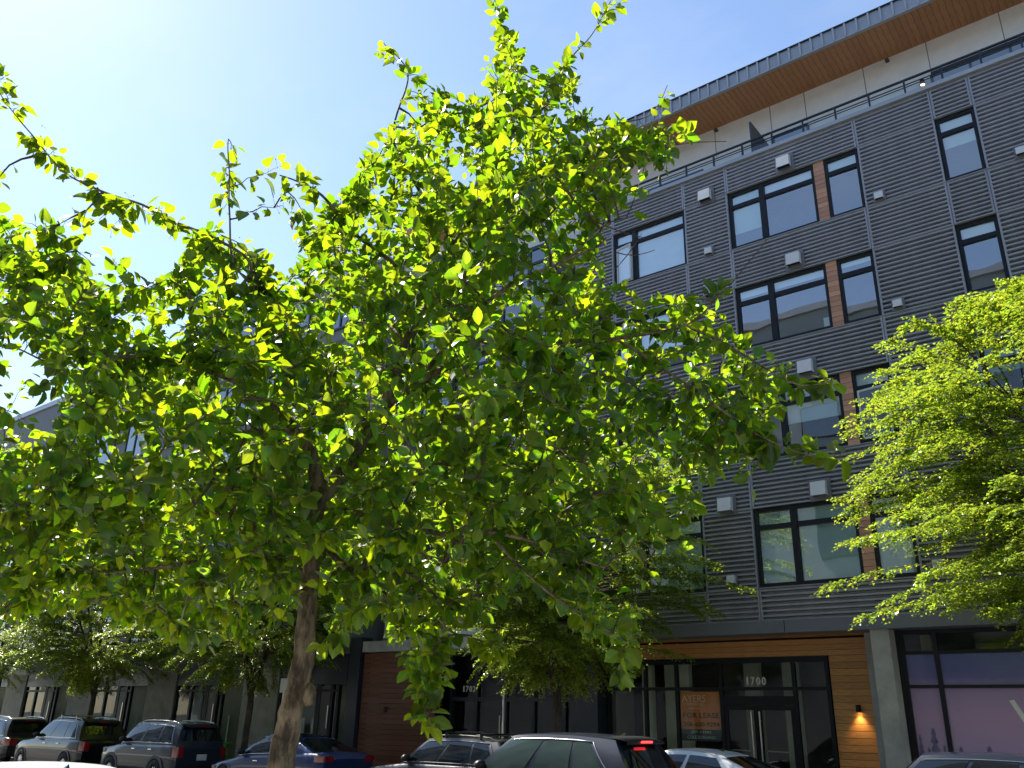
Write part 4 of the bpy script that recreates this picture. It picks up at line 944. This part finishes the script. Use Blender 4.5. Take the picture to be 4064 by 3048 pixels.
street_tree((-34.0, 17.6, .2), 'street tree above the black and the slate parked SUVs', 23, 5.2, 2.6, 11.0, 640)
street_tree((-45.0, 17.6, .2), 'street tree at the far left end of the kerb', 31, 5.2, 2.6, 11.0, 480)

# ------------------------------------------------------------------ vehicles (front towards -x, the driver's flank towards the viewer at -y)
def smooth1(a, n=2):
    a = a.copy()
    for _ in range(n): a[1:-1] = (a[:-2]+2*a[1:-1]+a[2:])/4
    return a
def car(loc, label, paint, L=4.7, W=1.88, H=1.66, hood=.98, belt=1.02, deck=1.02, ws=(-.95, -.25), rw=(2.1, 1.75), nose=.72, kind='suv', rails=True, bars=False, arch='plastic_grey', glass='glass_car', wins=None, side_col=None, brake=False, group='cars parked along the far kerb', trim='chrome', roofcol=None, tail='wide', wheel_r=.34, cat='car', taillen=.0, plate=True):
    root = empty('parked_car' if not brake else 'car', loc, label, cat, group)
    pm = MAT[paint]; hw = W/2
    # --- lower body: lofted sections
    n = 49; xs = np.linspace(-L/2, L/2, n)
    rear_x = rw[0]
    if kind == 'suv': kx = [-L/2, -L/2+.12, -L/2+.5, ws[0]-.02, ws[0]+.25, rear_x-.2, L/2-.06, L/2]; kz = [nose-.06, nose+.08, hood-.07, hood+.02, belt, deck, deck-.03, deck-.14]
    else: kx = [-L/2, -L/2+.12, -L/2+.5, ws[0]-.05, ws[0]+.25, rear_x-.1, L/2-.10, L/2]; kz = [nose-.08, nose+.04, hood-.11, hood, belt, deck+.01, deck-.02, deck-.15]
    top = smooth1(np.interp(xs, kx, kz), 2)
    pl = np.interp(xs, [-L/2, -L/2+.1, -L/2+.45, -L/2+1.0, L/2-.7, L/2-.12, L/2], [.80, .90, .975, 1.0, .99, .95, .88]); pl = smooth1(pl, 1)*hw
    zb = np.interp(xs, [-L/2, -L/2+.3, L/2-.3, L/2], [.30, .22, .24, .36])
    sec = [(.90, 0.), (.985, .06), (1., .28), (.995, .50), (1.0, .66), (.985, .86), (.955, .955), (.90, 1.0), (.70, 1.018), (.35, 1.03), (0, 1.034)]
    half = np.array([[(x, -pl[i]*a, zb[i]+(top[i]-zb[i])*min(b, 1)+max(0, b-1)*.9) for a, b in sec] for i, x in enumerate(xs)])
    full = np.concatenate([half, half[:, -2::-1]*np.array([1, -1, 1])], 1)
    b = MB().grid(full); b.add(full[0], [tuple(range(full.shape[1]))]); b.add(full[-1], [tuple(range(full.shape[1]))[::-1]])
    b.build('body', pm, root)
    # --- greenhouse surfaces
    wb, wt = hw*.925, hw*.70
    zr = lambda s_: H-.055+.045*(1-(2*s_-1)**2)-.02*s_-(.03 if kind != 'suv' else 0)*s_
    def side(s_, v, sg=-1, off=0.0):
        xb = ws[0]+(rw[0]-ws[0])*s_; xt = ws[1]+(rw[1]-ws[1])*s_
        z0 = np.interp(xb, xs, top)-.03; z1 = zr(s_); y = wb*np.interp(xb, xs, pl/hw)+(wt-wb)*v+.045*math.sin(math.pi*v*.9)
        cur = .10*(abs(2*s_-1)**3)*v
        return (xb+(xt-xb)*v, sg*(y-cur*.25+off), z0+(z1-z0)*v)
    def endp(u, v, front, off=0.0):   # windscreen / rear window; u -1..1 across
        s_ = 0. if front else 1.
        a = side(s_, v, -1); y = a[1]*-u*1.0; k = (1-u*u)
        bow = (-.16 if front else .07)*k*(1-.55*v)
        return (a[0]+bow+(-off if front else off), -y*-1 if False else y, a[2]+.03*k*v+off*.4)
    sh = MB()
    S_ = np.linspace(0, 1, 17); V_ = np.linspace(0, 1, 7); U_ = np.linspace(-1, 1, 11)
    for sg in (-1, 1): sh.grid([[side(s_, v, sg) for s_ in S_] for v in V_])
    for fr_ in (True, False): sh.grid([[endp(u, v, fr_) for u in U_] for v in V_])
    rf = []
    for s_ in S_:
        a = side(s_, 1., -1); rf.append([(a[0]+(((-.16*.45) if s_ == 0 else 0)+((.07*.45) if s_ == 1 else 0))*(1-u*u), a[1]*-u, a[2]+.035*(1-u*u)) for u in U_])
    sh.build('cabin', MAT[side_col] if side_col else pm, root)
    MB().grid(rf).build('roof', MAT[roofcol] if roofcol else pm, root)
    e = .006
    def patch(fn, n1=9, n2=5): return MB().grid([[fn(a, b_) for a in np.linspace(0, 1, n1)] for b_ in np.linspace(0, 1, n2)])
    patch(lambda a, v: endp(-.93+1.86*a, .05+.86*v, True, .01)).build('windscreen', MAT[glass], root)
    patch(lambda a, v: endp(-.88+1.76*a, (.30 if kind == 'suv' else .06)+(.58 if kind == 'suv' else .86)*v, False, .01)).build('rear_window', MAT['glass_car'], root)
    wins = wins or [((.07, .33), (.035, .36)), ((.37, .66), (.39, .66)), ((.69, .90), (.69, .86))]
    for sg in (-1, 1):
        for (b0, b1), (t0, t1) in wins:
            patch(lambda a, v: side((b0+(t0-b0)*v)+((b1-b0)+((t1-t0)-(b1-b0))*v)*a, .13+.74*v, sg, e)).build('side_window', MAT[glass], root)
        if trim:
            c = [side(s_, .10, sg, .008) for s_ in np.linspace(.03, wins[-1][0][1]+.03, 16)]; MB().tube(c, .011, 5).build('window_trim', MAT[trim], root)
            (b0, b1), (t0, t1) = wins[-1]; c = [side(b1+.03+(t1+.03-b1-.03)*v, .10+.80*v, sg, .008) for v in np.linspace(0, 1, 6)]+[side(s_, .90, sg, .008) for s_ in np.linspace(t1+.03, .05, 10)]
            MB().tube(c, .009, 5).build('window_trim', MAT[trim], root)
        if rails:
            c = []
            for s_ in np.linspace(.08, .95, 12):
                a = side(s_, 1., sg); lift = .055*min(1, min(s_-.08, .95-s_)*14+.05); c.append((a[0], a[1]*.97, a[2]+lift))
            MB().tube(c, .016, 6).build('roof_rail', MAT['plastic_black' if rails == 'black' else 'alloy'], root)
        a = side(.07, .12, sg); mb_ = MB(); yy = a[1]+sg*.10
        th = np.linspace(0, 2*math.pi, 10, endpoint=False)
        mb_.grid([[(a[0]-.02+q*.12, yy+math.cos(t_)*.11*k_, a[2]+.07+math.sin(t_)*.075*k_) for t_ in th] for q, k_ in ((-.6, .05), (-.5, .7), (0, 1.), (.55, 1.), (.6, .05))], True, True)
        mb_.tube([(a[0], a[1], a[2]+.0), (a[0], yy, a[2]+.04)], .02, 5); mb_.build('mirror', MAT['plastic_black'], root)
        # wheels
        for wx in (-L/2+.86, L/2-.92):
            y0 = sg*(hw-.005); ar = MB(); th2 = np.linspace(-.25, math.pi+.25, 17); r0, r1 = wheel_r+.035, wheel_r+(.12 if arch == 'plastic_grey' else .07)
            ar.grid([[(wx+r*math.cos(t_), y0+sg*d_, wheel_r+r*math.sin(t_)) for t_ in th2] for r, d_ in ((r0, -.02), (r0, .016), (r1, .016), (r1, -.02))], False)
            ar.build('wheel_arch', MAT[arch] if arch else pm, root)
            thd = np.linspace(0, 2*math.pi, 22, endpoint=False); MB().add([(wx+r0*math.cos(t_), y0+sg*.003, wheel_r+r0*math.sin(t_)) for t_ in thd], [tuple(range(22))]).build('wheel_well', MAT['dark_gap'], root)
            wl = MB().lathe([(-.10, wheel_r*.6), (-.105, wheel_r*.95), (-.08, wheel_r), (.08, wheel_r), (.105, wheel_r*.95), (.10, wheel_r*.68), (.06, wheel_r*.66)], (wx, sg*(hw-.085), wheel_r), 'y', 24).build('wheel', MAT['rubber'], root)
            rm_ = MB()
            yo = sg*(hw+.004)
            for k in range(10):
                t_ = k*math.pi/5; c_, s2 = math.cos(t_), math.sin(t_); w_ = .035; R0, R1 = .05, wheel_r*.66
                rm_.add([(wx+c_*R0-s2*w_*.8, yo, wheel_r+s2*R0+c_*w_*.8), (wx+c_*R0+s2*w_*.8, yo, wheel_r+s2*R0-c_*w_*.8), (wx+c_*R1+s2*w_*.5, yo-sg*.01, wheel_r+s2*R1-c_*w_*.5), (wx+c_*R1-s2*w_*.5, yo-sg*.01, wheel_r+s2*R1+c_*w_*.5)], [(0,1,2,3)])
            rm_.lathe([(yo-sg*.004, wheel_r*.62), (yo+sg*.001, wheel_r*.69)], (wx, 0, wheel_r), 'y', 24); rm_.lathe([(yo+sg*.004, .001), (yo, .06)], (wx, 0, wheel_r), 'y', 12)
            rm_.build('rim', MAT['alloy'], wl)
        # tail lamps: wrap from flank to tail
        def tp2(t_, zz): # follow rear corner
            xx = np.interp(t_, [0, 1], [L/2-.42, L/2+.004]); hwid = np.interp(xx, xs, pl)
            return (xx if t_ < 1 else L/2+.004, sg*(hwid+.008), zz)
        z1_, z0_ = (deck-.06, deck-.30) if tail == 'wide' else ((deck-.06, deck-.34) if tail == 'square' else (deck-.05, deck-.19))
        st = .2 if tail == 'wide' else (.62 if tail == 'square' else .35)
        P0 = [[tp2(t_, z0_+(z1_-z0_)*v) for t_ in np.linspace(st, 1, 6)]+[(L/2+.012, sg*(pl[-1]-w_), z0_+(z1_-z0_)*v) for w_ in (.06, .18, .30 if tail != 'square' else .2)] for v in (0, .5, 1)]
        MB().grid(P0).build('tail_light', MAT['red_lens'], root)
        MB().grid([[(np.interp(t_, [0, 1], [-L/2+.02, -L/2+.45]), sg*(np.interp(np.interp(t_, [0, 1], [-L/2+.02, -L/2+.45]), xs, pl)+.006), nose-.12+.14*v+.05*t_) for t_ in (0, .3, .6, 1)] for v in (0, 1)]).build('headlight', MAT['glass_car_clear'], root)
        for s_ in (.30, .60):
            a = side(s_, 0., sg); MB().box(a[0]-.09, a[0]+.09, min(a[1]+sg*.05, a[1]+sg*.085), max(a[1]+sg*.05, a[1]+sg*.085), a[2]-.13, a[2]-.105).build('door_handle', MAT['chrome'], root)
    if plate: MB().box(L/2+.004, L/2+.02, -.16, .16, deck-.42, deck-.26).build('number_plate', MAT['plate_white'], root)
    MB().box(L/2-.05, L/2+.03, -hw*.8, hw*.8, .36, .55).build('bumper', MAT['plastic_black'] if arch == 'plastic_grey' else pm, root)
    a = side(1., 1.)
    if kind == 'suv':
        MB().grid([[(a[0]-.12+.0*u, y, a[2]+.045+.02*(1-(y/wt)**2)) for y in np.linspace(-wt*.92, wt*.92, 7)] for u in (0,)]+[[(a[0]+.20, y, a[2]-.02+.02*(1-(y/wt)**2)) for y in np.linspace(-wt*.88, wt*.88, 7)]]+[[(a[0]+.17, y, a[2]-.06) for y in np.linspace(-wt*.85, wt*.85, 7)]]).build('roof_spoiler', MAT['plastic_black'] if brake else pm, root)
        MB().box(a[0]+.175, a[0]+.21, -.17, .17, a[2]-.035, a[2]-.005).build('brake_lamp', MAT['brake_light' if brake else 'red_lens'], root)
    fx = rw[1]-.25; fz = zr(.9)+.03
    MB().add([(fx-.14, 0, fz-.01), (fx+.05, -.03, fz), (fx+.05, .03, fz), (fx+.06, 0, fz+.065), (fx+.02, 0, fz+.06)], [(0,1,4),(0,4,2),(1,3,4),(2,4,3),(1,2,3)], True).build('antenna_fin', MAT['glass_car'], root)
    if bars:
        for s_ in (.25, .75):
            a1 = side(s_, 1., -1); a2 = side(s_, 1., 1); r_b = MB().tube([(a1[0], a1[1], a1[2]+.11), (a1[0], a2[1], a2[2]+.11)], .018, 8)
            for q in (a1, a2): r_b.tube([(q[0], q[1]*.97, q[2]-.01), (q[0], q[1]*.97, q[2]+.10)], .03, 6)
            r_b.build('roof_bar', MAT['alloy' if bars == 'silver' else 'plastic_black'], root)
    return root
PY = 15.95
car((-36.9, PY, .0), 'dark graphite SUV leftmost in the row, only its tail in view', 'car_graphite', 4.65, 1.86, 1.66)
car((-31.6, PY, .0), 'glossy black SUV with silver roof rails and crossbars', 'car_black', 4.8, 1.9, 1.70, hood=1.02, belt=1.06, deck=1.08, bars='silver', tail='square', arch=None)
car((-26.0, PY, .0), 'boxy slate blue SUV with square red tail lamps and a white plate', 'car_slate', 4.25, 1.84, 1.70, hood=1.02, belt=1.08, deck=1.10, ws=(-.95, -.45), rw=(2.03, 1.85), nose=.86, tail='square', trim='alloy')
car((-19.9, PY, .0), 'blue fastback sedan behind the tree trunk', 'car_blue', 4.72, 1.86, 1.53, hood=.88, belt=.96, deck=1.10, ws=(-1.15, -.15), rw=(2.05, .95), nose=.62, kind='sedan', rails=False, arch=None, tail='slim', roofcol='glass_car', wins=[((.10, .42), (.05, .47)), ((.46, .72), (.51, .86))], plate=False)
car((-14.0, PY, .0), 'dark grey SUV with roof bars in front of door 1702', 'car_grey', 4.6, 1.85, 1.60, hood=.98, belt=1.04, deck=1.06, rails='black', bars='black', trim='plastic_grey')
car((-9.5, 13.3, .0), 'ink blue SUV with glowing brake lamps waiting in the traffic lane', 'car_ink', 4.9, 2.0, 1.78, hood=1.08, belt=1.14, deck=1.16, ws=(-1.05, -.25), rw=(2.2, 1.75), nose=.85, rails=False, brake=True, group=None, arch=None, glass='glass_car_clear', wins=[((.06, .34), (.03, .36)), ((.38, .63), (.40, .63)), ((.66, .86), (.655, .78))], trim='alloy')
car((-8.25, PY, .0), 'white sedan parked beneath the FOR LEASE poster', 'car_white', 4.7, 1.85, 1.56, hood=.92, belt=1.0, deck=1.12, ws=(-1.1, -.1), rw=(2.0, 1.0), nose=.66, kind='sedan', rails=False, arch=None, tail='slim', trim=None, wins=[((.09, .42), (.05, .47)), ((.46, .74), (.51, .88))])
car((-3.6, PY, .0), 'dark blue SUV at the right edge below the purple windows', 'car_ink', 4.7, 1.88, 1.66, hood=1.0, belt=1.05, deck=1.07, rails=False)
car((-10.4, 4.75, -.03), 'white car parked at the near kerb, only its roof in view', 'car_white', 4.7, 1.84, 1.46, hood=.90, belt=.96, deck=1.0, ws=(-1.1, -.2), rw=(2.0, 1.2), nose=.64, kind='sedan', rails=False, arch=None, tail='slim', group=None)

# ------------------------------------------------------------------ small street furniture
sp = empty('street_sign', (-22.35, 17.45, .15), 'thin grey kerbside post with a small pale parking sign', 'sign')
MB().tube([(0, 0, 0), (0, 0, 2.85)], .028, 8).build('post', MAT['alloy'], sp); MB().box(-.15, .15, -.04, -.03, 2.45, 2.85).build('sign_face', MAT['sign_plate'], sp)
sp = empty('kerb_post', (-13.85, 17.45, .15), 'slender pale post standing before the 1702 storefront', 'post')
MB().tube([(0, 0, 0), (0, 0, 2.4)], .022, 8).build('post', MAT['sign_plate'], sp); MB().lathe([(2.4, .03), (2.44, .025), (2.46, .001)], (0, 0, 0), 'z', 10).build('cap', MAT['alloy'], sp)
sc_ = empty('kick_scooter', (-24.95, 17.5, .15), 'bright green kick scooter standing behind the boxy slate SUV', 'scooter')
MB().tube([(0, 0, .12), (-.08, 0, .95)], .028, 8).build('stem', MAT['scooter_green'], sc_); MB().tube([(-.1, -.26, .98), (-.07, 0, .95), (-.1, .26, .98)], .022, 8).build('handlebar', MAT['scooter_green'], sc_)
MB().box(.05, .75, -.08, .08, .12, .17).build('deck', MAT['plastic_black'], sc_)
for x in (0, .82): MB().lathe([(-.025, .07), (-.025, .11), (.025, .11), (.025, .07)], (x, 0, .11), 'y', 16).build('wheel', MAT['rubber'], sc_)
MB().box(-.13, .02, -.05, .05, .55, .82).build('head_tube', MAT['scooter_green'], sc_)
pb = empty('planter_box', (-24.6, 18.9, .2), 'reddish brown timber planter against the grey wing', 'planter')
for k in range(5): MB().box(-.7, .7, -.3, .3, k*.16, k*.16+.15).build('board', MAT['planter_wood'], pb)
MB().box(-.74, .74, -.34, .34, .80, .84).build('rim', MAT['steel'], pb)
